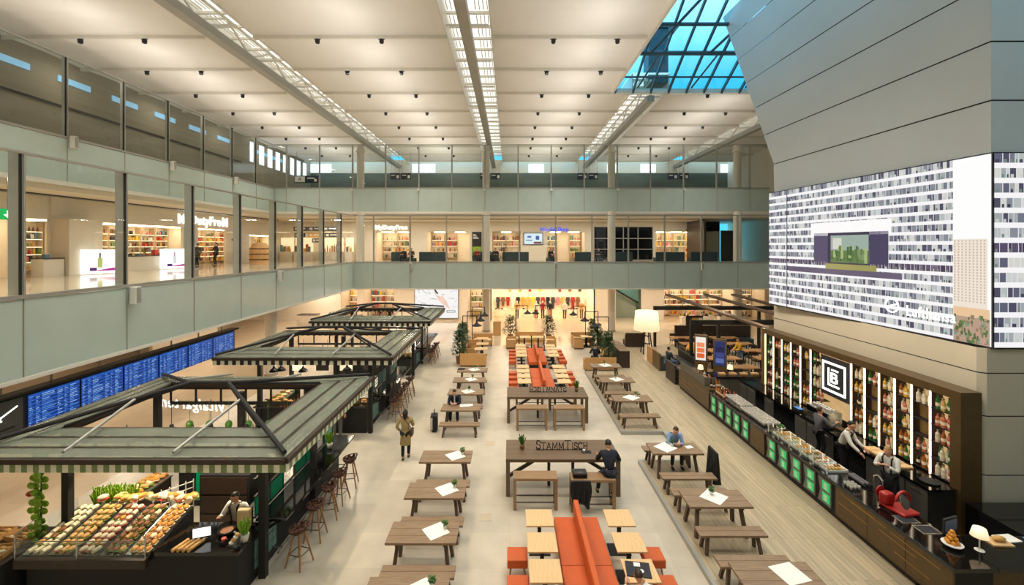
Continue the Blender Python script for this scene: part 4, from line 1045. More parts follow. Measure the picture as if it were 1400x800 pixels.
def kiosk(i, D0, ledge0, valc, xl=-10.2, xr=-4.05, dep=5.0):
    kn = KN[i]
    t = thing('market_kiosk', '%s food kiosk with a slatted glass canopy and dark counters' % kn, 'kiosk', (0, D0, 0), group=None)
    zc = 3.1; x0, x1, y0, y1 = xl, xr, 0, dep
    # slats: three per side
    w = 1.05; ps = [(0.03,.27),(.38,.27),(.73,.29)]
    for o_, sw in ps:
        a, b = o_, o_+sw
        for sd in ('front','back','left','right'):
            m = MB(); z = zc+.06+o_*.12; z2 = zc+.06+b*.12
            if sd == 'front': q = [(x0+a,y0+a,z),(x1-a,y0+a,z),(x1-b,y0+b,z2),(x0+b,y0+b,z2)]
            if sd == 'back': q = [(x0+b,y1-b,z2),(x1-b,y1-b,z2),(x1-a,y1-a,z),(x0+a,y1-a,z)]
            if sd == 'left': q = [(x0+a,y0+a,z),(x0+b,y0+b,z2),(x0+b,y1-b,z2),(x0+a,y1-a,z)]
            if sd == 'right': q = [(x1-b,y0+b,z2),(x1-a,y0+a,z),(x1-a,y1-a,z),(x1-b,y1-b,z2)]
            m.quad(*q); lo = [(p[0],p[1],p[2]-.02) for p in q]; m.quad(*reversed(lo))
            for k in range(4): m.quad(q[k], q[(k+1) % 4], lo[(k+1) % 4], lo[k])
            m.build('glass_slat', M['roof_glass'], t)
    # dark frame rings between slats
    fr = MB()
    for o_ in (0,.34,.69,1.05):
        z = zc+o_*.12; a = o_
        P = [(x0+a,y0+a,z),(x1-a,y0+a,z),(x1-a,y1-a,z),(x0+a,y1-a,z)]
        for k in range(4): fr.bar(P[k], P[(k+1) % 4], .085, .09)
    for (cx, cy, sx, sy) in ((x0,y0,1,1),(x1,y0,-1,1),(x1,y1,-1,-1),(x0,y1,1,-1)): fr.bar((cx,cy,zc),(cx+sx*1.05,cy+sy*1.05,zc+.12),.06,.06)
    fr.build('canopy_frame', M['dark_wood'], t)
    # valance stripes
    v = MB(); n = 46
    def stripe(p, q, n):
        p = Vector(p); q = Vector(q)
        for k in range(n):
            a = p+(q-p)*k/n; b = p+(q-p)*(k+1)/n; d = Vector((0,0,-.16)); tk = (q-p).cross(Vector((0,0,1))).normalized()*.012
            mi = k % 2; vs = [a-tk,b-tk,b+d-tk,a+d-tk,a+tk,b+tk,b+d+tk,a+d+tk]
            v.add(vs, [(0,1,2,3),(7,6,5,4),(0,4,5,1),(3,2,6,7),(0,3,7,4),(1,5,6,2)], mi)
    stripe((x0,y0,zc-.04),(x1,y0,zc-.04),58 if i == 0 else 46); stripe((x1,y0,zc-.04),(x1,y1,zc-.04),46); stripe((x0,y1,zc-.04),(x1,y1,zc-.04),46); stripe((x0,y0,zc-.04),(x0,y1,zc-.04),46)
    v.build('valance', [M['valance_white'], M[valc]], t)
    # roof truss
    cx, cy = (x0+x1)/2, (y0+y1)/2; A = Vector((cx-.45,cy,3.75)); B = Vector((cx+.45,cy,3.75))
    MB().tube(A, B, .05).build('ridge_tube', M['matt_black'], t)
    for (px, py) in ((x0+.05,y0+.05),(x1-.05,y0+.05),(x1-.05,y1-.05),(x0+.05,y1-.05)):
        T = A if px < cx else B; e = Vector((px,py,zc+.14)); MB().tube(T, e, .045).build('hip_tube', M['matt_black'], t)
        mid = T+(e-T)*.28; f = Vector((cx+(-1 if px < cx else 1)*1.0, py, zc+.14))
        MB().tube(mid, (f.x-(-1 if px < cx else 1)*2.0 if False else f.x, f.y, f.z), .03).build('strut', M['grey_metal'], t)
    for s_ in (-1,1):
        MB().tube((cx+s_*2.0, y0+1.05, zc+.2),(cx+s_*.45,cy,3.72),.03).build('strut', M['matt_black'], t)
        MB().tube((cx+s_*2.0, y1-1.05, zc+.2),(cx+s_*.45,cy,3.72),.03).build('strut', M['matt_black'], t)
    tr = MB()
    for yy in (y0+1.05, y1-1.05):
        tr.bar((x0+1.05,yy,zc-.35),(x1-1.05,yy,zc-.35),.06,.08)
        tr.bar((x0+1.05,yy,zc+.1),(x1-1.05,yy,zc+.1),.08,.14)
        for k in range(7): xx = x0+1.05+(x1-x0-2.1)*k/6; tr.bar((xx,yy,zc-.35),(xx,yy,zc+.1),.04)
    for xx in (x0+1.05, x1-1.05): tr.bar((xx,y0+1.05,zc+.1),(xx,y1-1.05,zc+.1),.08,.14)
    tr.build('roof_girder', M['matt_black'], t)
    bx, by0, by1 = -5.27, 1.3, dep-.35+ (0 if i == 0 else .0)
    lx = -9.35
    for (px, py) in ((bx+.06,by0+.06),(lx,by0+.06),(bx+.06,by1-.9),(lx,by1-.9),(cx,by1-.9)):
        MB().box(px-.07,px+.07,py-.07,py+.07,0,zc+.02).build('post', M['matt_black'], t)
    # counters
    f0 = .62 if i == 0 else by0-.05
    xs = -7.0
    c = MB(); c.box(-9.5, bx-.08, f0+.08, f0+.85, 0, .95); c.build('front_counter', M['matt_black'], t)
    MB().box(xs, bx-.02, f0, f0+.95, .951, 1.02).build('counter_top', M['black_gloss'], t)
    if i: MB().box(-9.55, xs-.005, f0, f0+.9, .951, 1.0).build('counter_top', M['black_gloss'], t)
    c = MB(); c.box(bx-.75, bx-.08, f0+.96, ledge0+4.3, 0, .9); c.build('side_counter', M['matt_black'], t)
    MB().box(bx-.8, bx-.25, f0+.96, ledge0+4.25, .901, .94).build('side_counter_top', M['steel'] , t)
    MB().box(bx-.22, -4.83, ledge0, ledge0+4.25, 1.04, 1.10).build('bar_ledge', M['black_gloss'], t, bevel=.01)
    for yy in (ledge0+.2, ledge0+2.1, ledge0+4.0): MB().bar((bx-.1,yy,.75),(-4.95,yy,1.03),.05).build('ledge_bracket', M['matt_black'], t)
    MB().tube((-5.05,ledge0+.1,.3),(-5.05,ledge0+4.2,.3),.022).build('foot_rail', M['steel'], t)
    for yy in (ledge0+.3, ledge0+2.1, ledge0+4.0): MB().tube((-5.3,yy,.3),(-5.05,yy,.3),.015).build('rail_bracket', M['steel'], t)
    # green guard above the ledge
    g = MB(); nb = 7
    for k in range(nb):
        ya = ledge0+.05+k*4.15/nb; yb = ya+4.15/nb-.04
        if (k+i) % 3 != 2: MB().box(bx-.27, bx-.24, ya, yb, 1.14, 1.52).build('glazed_panel', M['emerald' if i < 1 else 'teal_tile'], t)
        g.box(bx-.28, bx-.23, yb, yb+.03, 1.1, 1.95)
    for z in (1.1, 1.54, 1.92): g.box(bx-.28, bx-.23, ledge0+.02, ledge0+4.22, z, z+.035)
    g.build('guard_frame', M['matt_black'], t)
    # tiled base panels
    m = MB(); tl = MB()
    for k in range(5):
        for j in range(3): tl.box(bx-.079, bx-.06, ledge0-.28+k*.17, ledge0-.28+k*.17+.16, .22+j*.2, .22+j*.2+.18)
    tl.build('tiled_panel', M['teal_tile'], t)
    # back counter with green tile panels, left counter
    MB().box(-8.9, bx-.9, by1-.75, by1-.15, 0, .95).build('back_counter', M['matt_black'], t)
    for k in range(5): MB().box(-8.4+k*.56, -7.9+k*.56, by1-.8, by1-.752, .18, .55 if k % 2 else .9).build('glazed_panel', M['emerald'], t)
    MB().box(-8.95, bx-.85, by1-.8, by1-.1, .951, 1.0).build('counter_top', M['steel'], t)
    MB().box(-9.5, -8.95, f0+1.0, by1-.95, 0, .9).build('left_counter', M['dark_wood'], t)
    MB().box(-9.5, -8.92, f0+.99, by1-.94, .901, .94).build('left_counter_top', M['steel'], t)
    for k in range(7):
        hp_ = MB(); hp_.ball((0,0,0), (.09,.09,.12), n=7, rings=5); hp_.tube((0,0,.1),(0,0,.62),.006,n=4)
        o = hp_.build('hanging_herb', M['leaf'], loc=(-8.5+.52*k, D0+by1-.9, 2.25)); tag(o, 'small green herb hanging at the back of the %s kiosk, %s from the left' % (kn, ORD[k]), 'plant', 'herbs hanging at the back of the kiosks')
    # sign boards
    if i: 
        for k in range(4):
            xx = -8.7+k*.95
            s_ = MB(); s_.box(xx,xx+.5,by0+1.2,by0+1.23,2.0,2.55); s_.build('menu_board', M['matt_black' if k % 2 else 'white_wall'], t)
            MB().box(xx+.24,xx+.26,by0+1.205,by0+1.225,2.55,3.05).build('menu_rod', M['matt_black'], t)
    # stools
    ys = ([1.72,2.6,3.4,4.1,4.9] if i == 0 else [2.6,3.3,4.0,4.7,5.5] if i == 1 else [3.5,4.2,4.9,5.6])
    global stool0
    for k, yy in enumerate(ys):
        lab = 'wooden bar stool with a brown bucket seat at the %s kiosk, %s from the camera' % (kn, ORD[k])
        rr = .15*((k*7) % 5-2)
        if stool0 is None: stool0 = bar_stool(lab); stool0.location = (-4.62, D0+yy, 0); stool0.rotation_euler.z = rr
        else: clone(stool0, (-4.62+.03*((k*3) % 3-1), D0+yy, 0), rz=rr, label=lab)
    # lamps
    global pend0
    xsl = (-9.0,-8.35,-7.6,-6.9,-6.2,-5.6) if i == 0 else (-8.9,-8.7,-7.8,-6.2)
    for k, xx in enumerate(xsl):
        lab = 'black bell pendant lamp at the front of the %s kiosk, %s from the left' % (kn, ORD[k])
        yy = D0+1.5
        if pend0 is None: pend0 = pendant((xx, yy, zc), .65, lab)
        else: clone(pend0, (xx, yy+.15*(k % 2), zc), label=lab)
    for k, xx in enumerate((-8.6,-7.6,-6.7)):
        clone(pend0, (xx, D0+by1-1.4, zc), label='black bell pendant lamp at the back of the %s kiosk, %s from the left' % (kn, ORD[k]))
    return t
k1 = kiosk(0, 8.0, 1.55, 'valance_green'); k2 = kiosk(1, 15.2, 2.2, 'valance_black'); k3 = kiosk(2, 22.5, 3.1, 'valance_black')
text('Vitalgarten', .2, M['cloth_white'], 'lettering', k1, (-6.75, .52, 3.19), (.12,0,0), ext=.003, shear=.15, space=1.15)
text('vitalgarten', .42, M['sign_white'], 'lettering', k1, (-8.75, 4.2, 2.62), (PI/2,0,PI*.94), ext=.01, shear=.15, space=1.15)
# white blossom: food on display
FOODC = ['food_tan','food_cream','food_green','food_orange','food_red','food_brown']
pm('food_tan', (214,164,92), .6, var=.25, scale=20); pm('food_cream', (238,222,186), .6, var=.15, scale=20); pm('food_green', (132,160,70), .6, var=.35, scale=20); pm('food_orange', (226,150,50), .5, var=.3, scale=20); pm('food_red', (190,70,44), .5, var=.3, scale=20); pm('food_brown', (146,92,50), .6, var=.3, scale=20)
def sandwich(c1, c2):
    m = MB(); m.ball((0,0,.022), (.075,.042,.026), n=10, rings=6, m=0); m.box(-.068,.068,-.046,.046,.026,.036,1); m.ball((0,0,.05), (.075,.042,.03), n=10, rings=6, m=0)
    return m.mesh('sandwich', [M[c1], M[c2]])
SW = [sandwich('food_tan','food_green'), sandwich('food_cream','food_red'), sandwich('food_brown','food_green'), sandwich('food_orange','food_cream')]
def wrap(c1, c2):
    m = MB(); m.tube((-.08,0,.035),(.06,0,.035),.034,n=10); m.ball((.065,0,.035), .033, m=1); return m.mesh('wrap', [M[c1], M[c2]])
SW += [wrap('food_cream','food_green'), wrap('food_tan','food_orange')]
NAMES = ['sandwich','sandwich','sandwich','sandwich','wrap','wrap']; WHAT = ['tan roll with lettuce','pale roll with tomato','dark roll with lettuce','golden roll','green filled wrap','orange filled wrap']
case = thing('food_display_case', 'glass fronted food case full of sandwiches at the nearest kiosk corner', 'display case', (-8.35, 8.5, 0))
MB().box(-1.2,1.33,0,.1,.78,.95).build('case_front', M['dark_wood'], case)
slope = MB(); slope.prism([(.1,.86),(1.32,.86),(1.32,1.22),(.1,.95)], -1.2, 1.33, ax='x'); slope.build('sloping_deck', M['matt_black'], case)
for k in range(5):
    m = MB(); m.add([(-1.15+.5*k,.12,.965),(-.7+.5*k,.12,.965),(-.7+.5*k,1.3,1.23),(-1.15+.5*k,1.3,1.23)], [(0,1,2,3)])
    o = m.build('steel_tray', M['steel'], case); o.modifiers.new('t','SOLIDIFY').thickness = .01
g = MB(); g.box(-1.2,1.33,.02,.03,.96,1.30); g.build('front_glass', M['case_glass'], case); MB().box(-1.21,-1.2,.02,1.3,.96,1.42).build('side_glass', M['case_glass'], case)
for x in (-1.19,-.0,1.32): MB().tube((x,.03,.95),(x,.03,1.42),.013).tube((x,.03,1.42),(x,.4,1.5),.01).build('glass_post', M['steel'], case)
MB().tube((-1.19,.03,1.3),(1.32,.03,1.3),.008).build('top_rail', M['steel'], case)
R = random.Random(4); n_ = 0
for tr_ in range(5):
    kind = [4,0,1,2,3][tr_]
    for r in range(8):
        for c in range(3):
            x = -9.42+.5*tr_+.13*c+.04; y = 8.7+r*.145; z = .965+(y-8.62)*.2246+.01
            q = kind if R.random() < .8 else R.randrange(6)
            o = bpy.data.objects.new(NAMES[q], SW[q]); COL.objects.link(o); o.location = (x, y, z); o.rotation_euler = (.22,0,PI/2+R.uniform(-.25,.25)); o.scale = (1.0,1.25,1.2)
            tag(o, '%s, %s tray of the glass case, %s row back' % (WHAT[q], ORD[tr_], ORD[r]), 'sandwich', 'rolls and wraps in the glass food case')
for k in range(26):
    x = -9.3+R.random()*2.2; y = 9.95+R.uniform(-.05,.1); q = R.choice([0,1,3,4])
    o = bpy.data.objects.new('bread_roll', SW[q]); COL.objects.link(o); o.location = (x,y,1.27); o.scale = (1.5,1.8,1.9); o.rotation_euler = (0,0,R.uniform(0,3))
    tag(o, 'large bread roll piled along the back edge of the near glass food case', 'bread', 'bread rolls piled behind the glass case')
# food along the left counter of each kiosk
for i, D0 in enumerate((8.0,15.2,22.5)):
    for k in range(14 if i == 0 else 7):
        y = D0+1.75+ (k*.16 if i == 0 else k*.3)
        for c in range(2):
            q = R.randrange(6); o = bpy.data.objects.new('filled_roll', SW[q]); COL.objects.link(o); o.location = (-9.32+.22*c, y, .945); o.scale = (1.3,1.4,1.4); o.rotation_euler = (0,0,R.uniform(-.4,.4))
            tag(o, '%s, left counter of the %s kiosk, %s in the %s line' % (WHAT[q], KN[i], ORD[k], 'outer' if c == 0 else 'inner'), 'sandwich', 'filled rolls on the left counters')
    for k in range(12):
        q = R.randrange(6); o = bpy.data.objects.new('filled_roll', SW[q]); COL.objects.link(o); o.location = (-8.6+.2*k, D0+4.3+.1*(k % 2), 1.005); o.scale = (1.3,1.4,1.4)
        tag(o, '%s on the back counter of the %s kiosk, %s from the left' % (WHAT[q], KN[i], ORD[k]), 'sandwich', 'filled rolls on the back counters')
    if i:
        for k in range(16):
            q = R.randrange(6); o = bpy.data.objects.new('pastry', SW[q]); COL.objects.link(o); o.location = (-9.3+.25*k, D0+1.25+.3+.12*(k % 2), 1.005); o.scale = (1.4,1.6,2.0)
            tag(o, '%s on the front counter of the %s kiosk, %s from the left' % (WHAT[q], KN[i], ORD[k]), 'pastry', 'pastries on the front counters')
# green herbs behind the case, hanging vine on the post
for k in range(5):
    t = herb((-9.35+.17*k, 10.15 if k else 10.05, .945), 'bushy grass herb behind the food case, %s from the left' % ORD[k], 1, 2.0)
t = thing('climbing_vine', 'green leafy vine with a red flower on the left kiosk post', 'plant', (-9.74, 9.2, 0))
f = MB()
for k in range(46):
    z = .75+2.1*k/46; f.ball((.08*math.sin(k*1.7)-.02, .09*math.cos(k*2.3)-.05, z), (.085,.03,.075), n=7, rings=4)
f.build('leaves', M['leaf_lime'], t); MB().tube((0,0,0.2),(0,0,2.9),.015).build('stem', M['leaf_dark'], t); MB().ball((-.12,-.1,1.9), (.08,.06,.06), n=8, rings=5).build('flower', M['red'], t)
MB().lathe([(.1,0),(.14,.3)], n=12).build('pot', M['pot_clay'], t)
# outer side stand with baskets at the picture's left edge
t = thing('tiled_stand', 'green and white tiled stand with baskets at the left picture edge', 'stand', (-10.4, 8.35, 0))
MB().box(-.75,.72,.02,1.2,0,.9).build('body', M['matt_black'], t)
tl = MB()
for k in range(9):
    for j in range(5): tl.box(-.75+k*.163, -.75+k*.163+.155, .0, .019, .1+j*.163, .1+j*.163+.155, (k+j) % 2)
tl.build('tiles', [M['teal_tile'], M['valance_white']], t); MB().box(-.78,.74,-.02,1.22,.9,.93).build('top', M['dark_wood'], t)
for k in range(4):
    b = thing('bread_basket', 'wicker basket of small packs on the tiled stand, %s' % ['front left','front right','back left','back right'][k], 'basket', (-10.72+.62*(k % 2), 8.68+.55*(k//2), .93), .4-.2*k, 'baskets on the tiled stand')
    MB().box(-.26,.26,-.2,.2,0,.015).box(-.26,-.24,-.2,.2,0,.1).box(.24,.26,-.2,.2,0,.1).box(-.26,.26,-.2,-.18,0,.1).box(-.26,.26,.18,.2,0,.1).build('basket', M['cane'], b)
    for q in range(9):
        o = bpy.data.objects.new('snack_pack', SW[R.randrange(6)]); COL.objects.link(o); o.location = (-10.72+.62*(k % 2)+.13*(q % 3-1), 8.68+.55*(k//2)+.11*(q//3-1), .95); o.rotation_euler = (0,0,.4-.2*k)
        tag(o, 'small snack roll in the %s basket on the tiled stand' % ['front left','front right','back left','back right'][k], 'snack', 'snack rolls in the baskets')
# things on the dark counter of the near kiosk
ctz = 1.02
t = thing('cash_register', 'tablet till with a bright screen on the near kiosk counter', 'till', (-6.25, 8.98, ctz), .35)
MB().box(-.09,.09,-.06,.06,0,.02).build('foot', M['matt_black'], t); MB().box(-.17,.17,.0,.02,.06,.27).build('casing', M['matt_black'], t); MB().box(-.155,.155,-.006,0,.075,.255).build('screen', M['screen_white'], t); MB().box(-.02,.02,.02,.05,.02,.15).build('arm', M['matt_black'], t)
for k in range(4):
    o = tag(MB().tube((0,0,.035),(0,.34,.035),.036,n=10).build('baguette_sleeve', M['food_tan'], loc=(-6.58+.105*k, 8.62, ctz), rz=-.25), 'brown paper baguette sleeve by the till, %s from the left' % ORD[k], 'sleeve', 'paper sleeves by the till')
t = thing('sauce_pan', 'black round pan with food on the near kiosk counter', 'pan', (-5.88, 9.2, ctz)); MB().lathe([(.12,0),(.17,.06),(.175,.07)], n=20).build('bowl', M['black'], t, smooth=True); MB().ball((0,0,.06), (.13,.13,.03), n=12, rings=5).build('food', M['food_brown'], t)
t = thing('card_reader', 'small orange capped card reader beside the pan', 'card reader', (-5.75, 8.9, ctz)); MB().box(-.04,.04,-.07,.07,0,.05).build('body', M['charcoal'], t); MB().lathe([(.045,.05),(.05,.1)], n=10).build('cap', M['food_red'], t)
t = thing('towel_dispenser', 'tall white rounded dispenser in front of the kiosk seller', 'dispenser', (-5.62, 9.35, ctz)); MB().box(-.14,.14,-.05,.08,0,.42).build('body', M['cream_seat'], t, bevel=.05); MB().box(-.13,.13,.08,.12,0,.4).build('back', M['matt_black'], t)
t = thing('napkin_holder', 'steel holder with wrapped cutlery at the counter corner', 'holder', (-5.5, 8.78, ctz), -.3); MB().box(-.09,.09,-.02,.12,0,.02).box(-.09,.09,.1,.12,0,.22).build('stand', M['steel'], t)
for k in range(4): MB().ball((-.05+.03*k, .02+.02*k, .06+.05*k), (.06,.04,.03), n=8, rings=5).build('cloth_roll', M['food_tan' if k % 2 else 'paper'], t)
herb((-5.36, 8.95, ctz), 'green herb in a white pot at the corner of the near counter', 1, 1.6)
herb((-5.25, 12.9, 1.10), 'yellow green herb in a white pot on the far end of the near ledge', 1, 1.6)
t = thing('storage_drawers', 'black drawer cabinet inside the near kiosk', 'cabinet', (-6.9, 10.7, 0)); MB().box(-.6,.6,0,.6,0,1.45).build('body', M['matt_black'], t)
for z in (.1,.55,1.0): MB().box(-.56,.56,-.02,0,z,z+.4).build('drawer', M['dark_wood'], t)
t = thing('wire_rack', 'white wire rack standing inside the near kiosk', 'rack', (-8.05, 10.6, 0), .9); m = MB()
for k in range(7): m.tube((-.4,0,.3+k*.15),(.4,0,.3+k*.15),.012,n=5)
for k in range(6): m.tube((-.4+.16*k,0,0),(-.4+.16*k,0,1.25),.012,n=5)
m.build('grid', M['white_metal'], t)
person('kiosk seller with dark hair, white blouse and black waistcoat', (-5.98, 9.78, 0), PI-.15, h=1.68, lean=.15, hl=(-.3,.28,1.0), hr=(.15,.38,1.22), head=.35, top='cloth_white', legs='cloth_black', hair='hair_black', apron='cloth_black', straps=True)
person('person in dark clothes standing behind the near kiosk', (-7.0, 13.5, 0), .1, h=1.75, top='cloth_black', legs='cloth_black', hair='hair_black')
person('person in grey trousers standing at the front of the middle kiosk', (-6.2, 15.9, 0), .3, h=1.78, top='cloth_black', legs='cloth_grey', hair='hair_brown')
for k, (x, c) in enumerate(((-5.42,'food_red'),(-5.42,'food_red'),(-5.42,'food_orange'),(-5.42,'food_brown'))):
    t = tag(MB().ball((0,0,0), .07, n=8, rings=6).tube((0,0,.05),(0,0,.35),.006,n=4).build('hanging_tomatoes', M[c], loc=(-5.55, 10.9+.35*k, 2.75)), 'red vegetable string hanging under the right canopy edge, %s from the camera' % ORD[k], 'vegetable', 'vegetables hanging under the canopy')
# ================================================================== DEPARTURE BOARD
t = thing('departure_board', 'long row of blue departure screens hanging under the left gallery', 'departure board', (-13.0, 0, 0))
pm('board_grey', (74,76,76), .5, var=.06)
MB().box(-.14,.0,8.6,20.9,2.08,3.0).build('casing', M['matt_black'], t)
MB().box(.001,.02,8.8,11.8,2.1,2.98).build('end_panel', M['board_grey'], t)
crn = MB()
for a, b, w in (((11.05,2.52),(11.28,2.60),.06),((11.28,2.60),(11.66,2.78),.035),((11.05,2.52),(11.16,2.50),.04),((11.18,2.56),(11.3,2.5),.04)):
    crn.bar((.03,a[0],a[1]),(.03,b[0],b[1]),.01,w)
crn.build('bird_emblem', M['sign_white'], t)
MB().box(.021,.03,11.0,11.6,2.24,2.29).build('letter_strip', M['black'], t)
R = random.Random(2)
for k in range(6):
    a = 11.88+1.49*k; m = MB(); y0, y1, z0, z1 = a+.03, a+1.46, 2.12, 2.96
    m.quad((.03,y0,z0),(.03,y1,z0),(.03,y1,z1),(.03,y0,z1), col=(20,78,168))
    for r in range(17):
        zz = z1-.04-r*.05
        if r % 2: m.quad((.032,y0,zz-.045),(.032,y1,zz-.045),(.032,y1,zz),(.032,y0,zz), col=(10,42,104))
        for c0, wd in ((.03,.1),(.2,.12),(.36,.34),(.78,.14),(.98,.1),(1.14,.22)):
            w_ = wd*R.uniform(.3,1.1)
            m.quad((.034,y0+c0,zz-.034),(.034,y0+c0+w_,zz-.034),(.034,y0+c0+w_,zz-.016),(.034,y0+c0,zz-.016), col=R.choice([(90,146,214),(70,120,196),(150,190,230)]))
    m.build('screen', M['picture'], t)
    MB().box(-.08,-.04,a+.7,a+.74,3.0,3.75).build('hanger', M['steel'], t)
MB().box(-.3,.08,8.6,21.1,3.04,3.10).build('top_rail', M['matt_black'], t)
# ================================================================== BAR
CX0, CX1 = 8.17, 8.98
bar = thing('bar_counter', 'long L shaped bar counter with black top and green lit logo panels', 'bar', (0,0,0))
MB().box(CX0+.06, CX1-.05, 8.2, 21.4, .121, .26).build('plinth', M['matt_black'], bar)
MB().box(CX0+.04, CX1-.02, 8.2, 21.4, .261, .98).build('body', M['matt_black'], bar)
MB().box(CX0-.02, CX1, 8.12, 18.1, .981, 1.06).build('counter_top', M['black_gloss'], bar, bevel=.008)
MB().box(CX0-.02, CX1, 18.12, 21.45, .981, 1.10).build('end_top', M['bar_brown'], bar)
pm('gold', (176,132,62), .35, metal=.5)
pm('logo_grey', (118,116,108), .45, metal=.3)
pm('logo_green', (40,190,110), .4, emit=.3, ecol=(50,225,130))
for (a, b) in ((18.15,21.4),(14.2,15.05),(8.15,11.1)):
    n = max(1, round((b-a)/1.05))
    for k in range(n): MB().box(CX0-.005, CX0+.04, a+k*(b-a)/n+.008, a+(k+1)*(b-a)/n-.008, .26, .975).build('wood_panel', M['bar_brown'], bar)
for k, (y, z, l) in enumerate(((8.4,.85,1.1),(8.9,.72,.9),(9.6,.86,1.0),(8.6,.5,.8),(10.1,.62,.9),(9.9,.88,1.0),(18.5,.86,1.2),(19.6,.7,1.3),(20,.5,.9))):
    MB().box(CX0-.012, CX0-.0055, y, y+l, z, z+.012).build('gold_inlay', M['gold'], bar)
gp = [15.1+.6*k for k in range(5)]+[11.2+.59*k for k in range(5)]
for y in gp:
    o = MB().prism([(y+.06,.3),(y+.42,.3),(y+.42,.93),(y+.54,.93),(y+.46,.60),(y+.54,.3),(y+.42,.3),(y+.06,.3),(y+.06,.93),(y+.42,.93)][:2]+[(y+.54,.3),(y+.45,.60),(y+.54,.94),(y+.06,.94)], CX0+.0, CX0+.04, ax='x').build('logo_panel', M['logo_grey'], bar)
    for z in (.37,.67):
        MB().box(CX0-.012, CX0-.001, y+.10, y+.36, z, z+.22).build('lit_square', M['logo_green'], o)
        f = MB(); yy = y+.23
        f.bar((CX0-.014,yy+.05,z+.04),(CX0-.014,yy+.05,z+.18),.006,.015); f.bar((CX0-.014,yy+.05,z+.04),(CX0-.014,yy-.06,z+.04),.006,.015)
        f.path([(CX0-.014,yy+.02,z+.06),(CX0-.014,yy+.02,z+.17),(CX0-.014,yy-.04,z+.15),(CX0-.014,yy+.01,z+.115),(CX0-.014,yy-.05,z+.085),(CX0-.014,yy+.02,z+.06)], .008, n=4)
        f.build('logo_mark', M['cloth_white'], o)
# return of the bar at the near end
MB().box(CX0+.06, 16, 8.25, 8.95, .121, .98).build('return_body', M['bar_brown'], bar)
MB().box(CX1+.002, 16, 8.12, 9.05, .981, 1.06).build('return_top', M['black_gloss'], bar)
for x in (8.9,9.9,11): MB().box(x, x+.9, 8.236, 8.2495, .8-.15*(x % 2 < .95), .813-.15*(x % 2 < .95)).build('gold_inlay', M['gold'], bar)
MB().box(10.6, 16, 9.06, 10.3, .121, 1.02).build('rear_block', M['black_gloss'], bar)
# raised barmen floor and back counter
sbox('floor', M['matt_black'], CX1+.01, 10.0, 9.1, 21.0, .121, .3)
bc = thing('back_counter', 'grey steel back counter with drawers under the bottle shelves', 'counter', (0,0,0))
pm('counter_grey', (112,108,98), .4, metal=.4, var=.04)
MB().box(10.02, 10.6, 10.55, 19.3, .121, 1.16).build('body', M['matt_black'], bc)
for k in range(14):
    y = 10.6+k*.62
    if k in (3,4,8,9,11):
        for z in (.35,.75): MB().box(10.0,10.018,y,y+.58,z,z+.36).build('drawer', M['black_gloss'], bc)
    else:
        o = MB().box(10.0,10.018,y,y+.58,.32,1.1).build('door', M['counter_grey'], bc); MB().tube((9.985,y+.1,1.0),(9.985,y+.45,1.0),.008).build('handle', M['steel'], o)
MB().box(9.96,10.62,10.5,19.35,1.161,1.2).build('worktop', M['black_gloss'], bc)
# brown bottle wall
bw = thing('bottle_wall', 'tall brown backlit bottle shelf wall with a square logo sign in the middle', 'shelf', (0,0,0))
FX = 10.66; ZT = 3.52
MB().box(FX, 11.16, 10.46, 18.75, ZT-.2, ZT).build('top_beam', M['bar_brown'], bw)
MB().box(FX, 11.16, 10.46, 10.72, .121, ZT-.2).build('side_panel', M['bar_brown'], bw)
MB().box(FX, 11.16, 18.55, 18.75, .121, ZT-.2).build('side_panel', M['brown_clad'], bw)
MB().box(11.05, 11.16, 10.72, 18.55, .8, ZT-.2).build('back_board', M['dark_wood'], bw)
SY = [10.72+.53*k for k in range(6)]; SYR = [15.18+.56*k for k in range(6)]
bays = [(10.74+.52*k, 11.26+.52*k) for k in range(6)]+[(15.18+.555*k, 15.735+.555*k) for k in range(6)]
rows = [1.24+.415*k for k in range(5)]
pm('shelf_back', (150,118,66), .5, var=.15, scale=3, metal=.2); pm('shelf_lit', (190,150,92), .5, var=.5, scale=2.2, emit=.5, ecol=(255,214,150))
for k, (a, b) in enumerate(bays):
    MB().box(FX+.02, FX+.05, b-.014, b+.016, 1.2, ZT-.2).build('light_strip', M['strip_glow'], bw)
    MB().box(FX+.06, 11.05, b-.02, b+.02, 1.2, ZT-.2).build('divider', M['dark_wood'], bw)
    for j, z in enumerate(rows):
        MB().box(FX+.03, 11.05, a, b-.025, z-.015, z).build('shelf_board', M['matt_black'], bw)
        if (k % 3 == 1) and j in (2,3): MB().box(FX+.2, FX+.22, a+.03, b-.06, z+.01, z+.39).build('brass_box', M['shelf_back'], bw)
MB().box(11.0,11.045,10.75,18.5,1.25,ZT-.22).build('lit_back', M['shelf_lit'], bw)
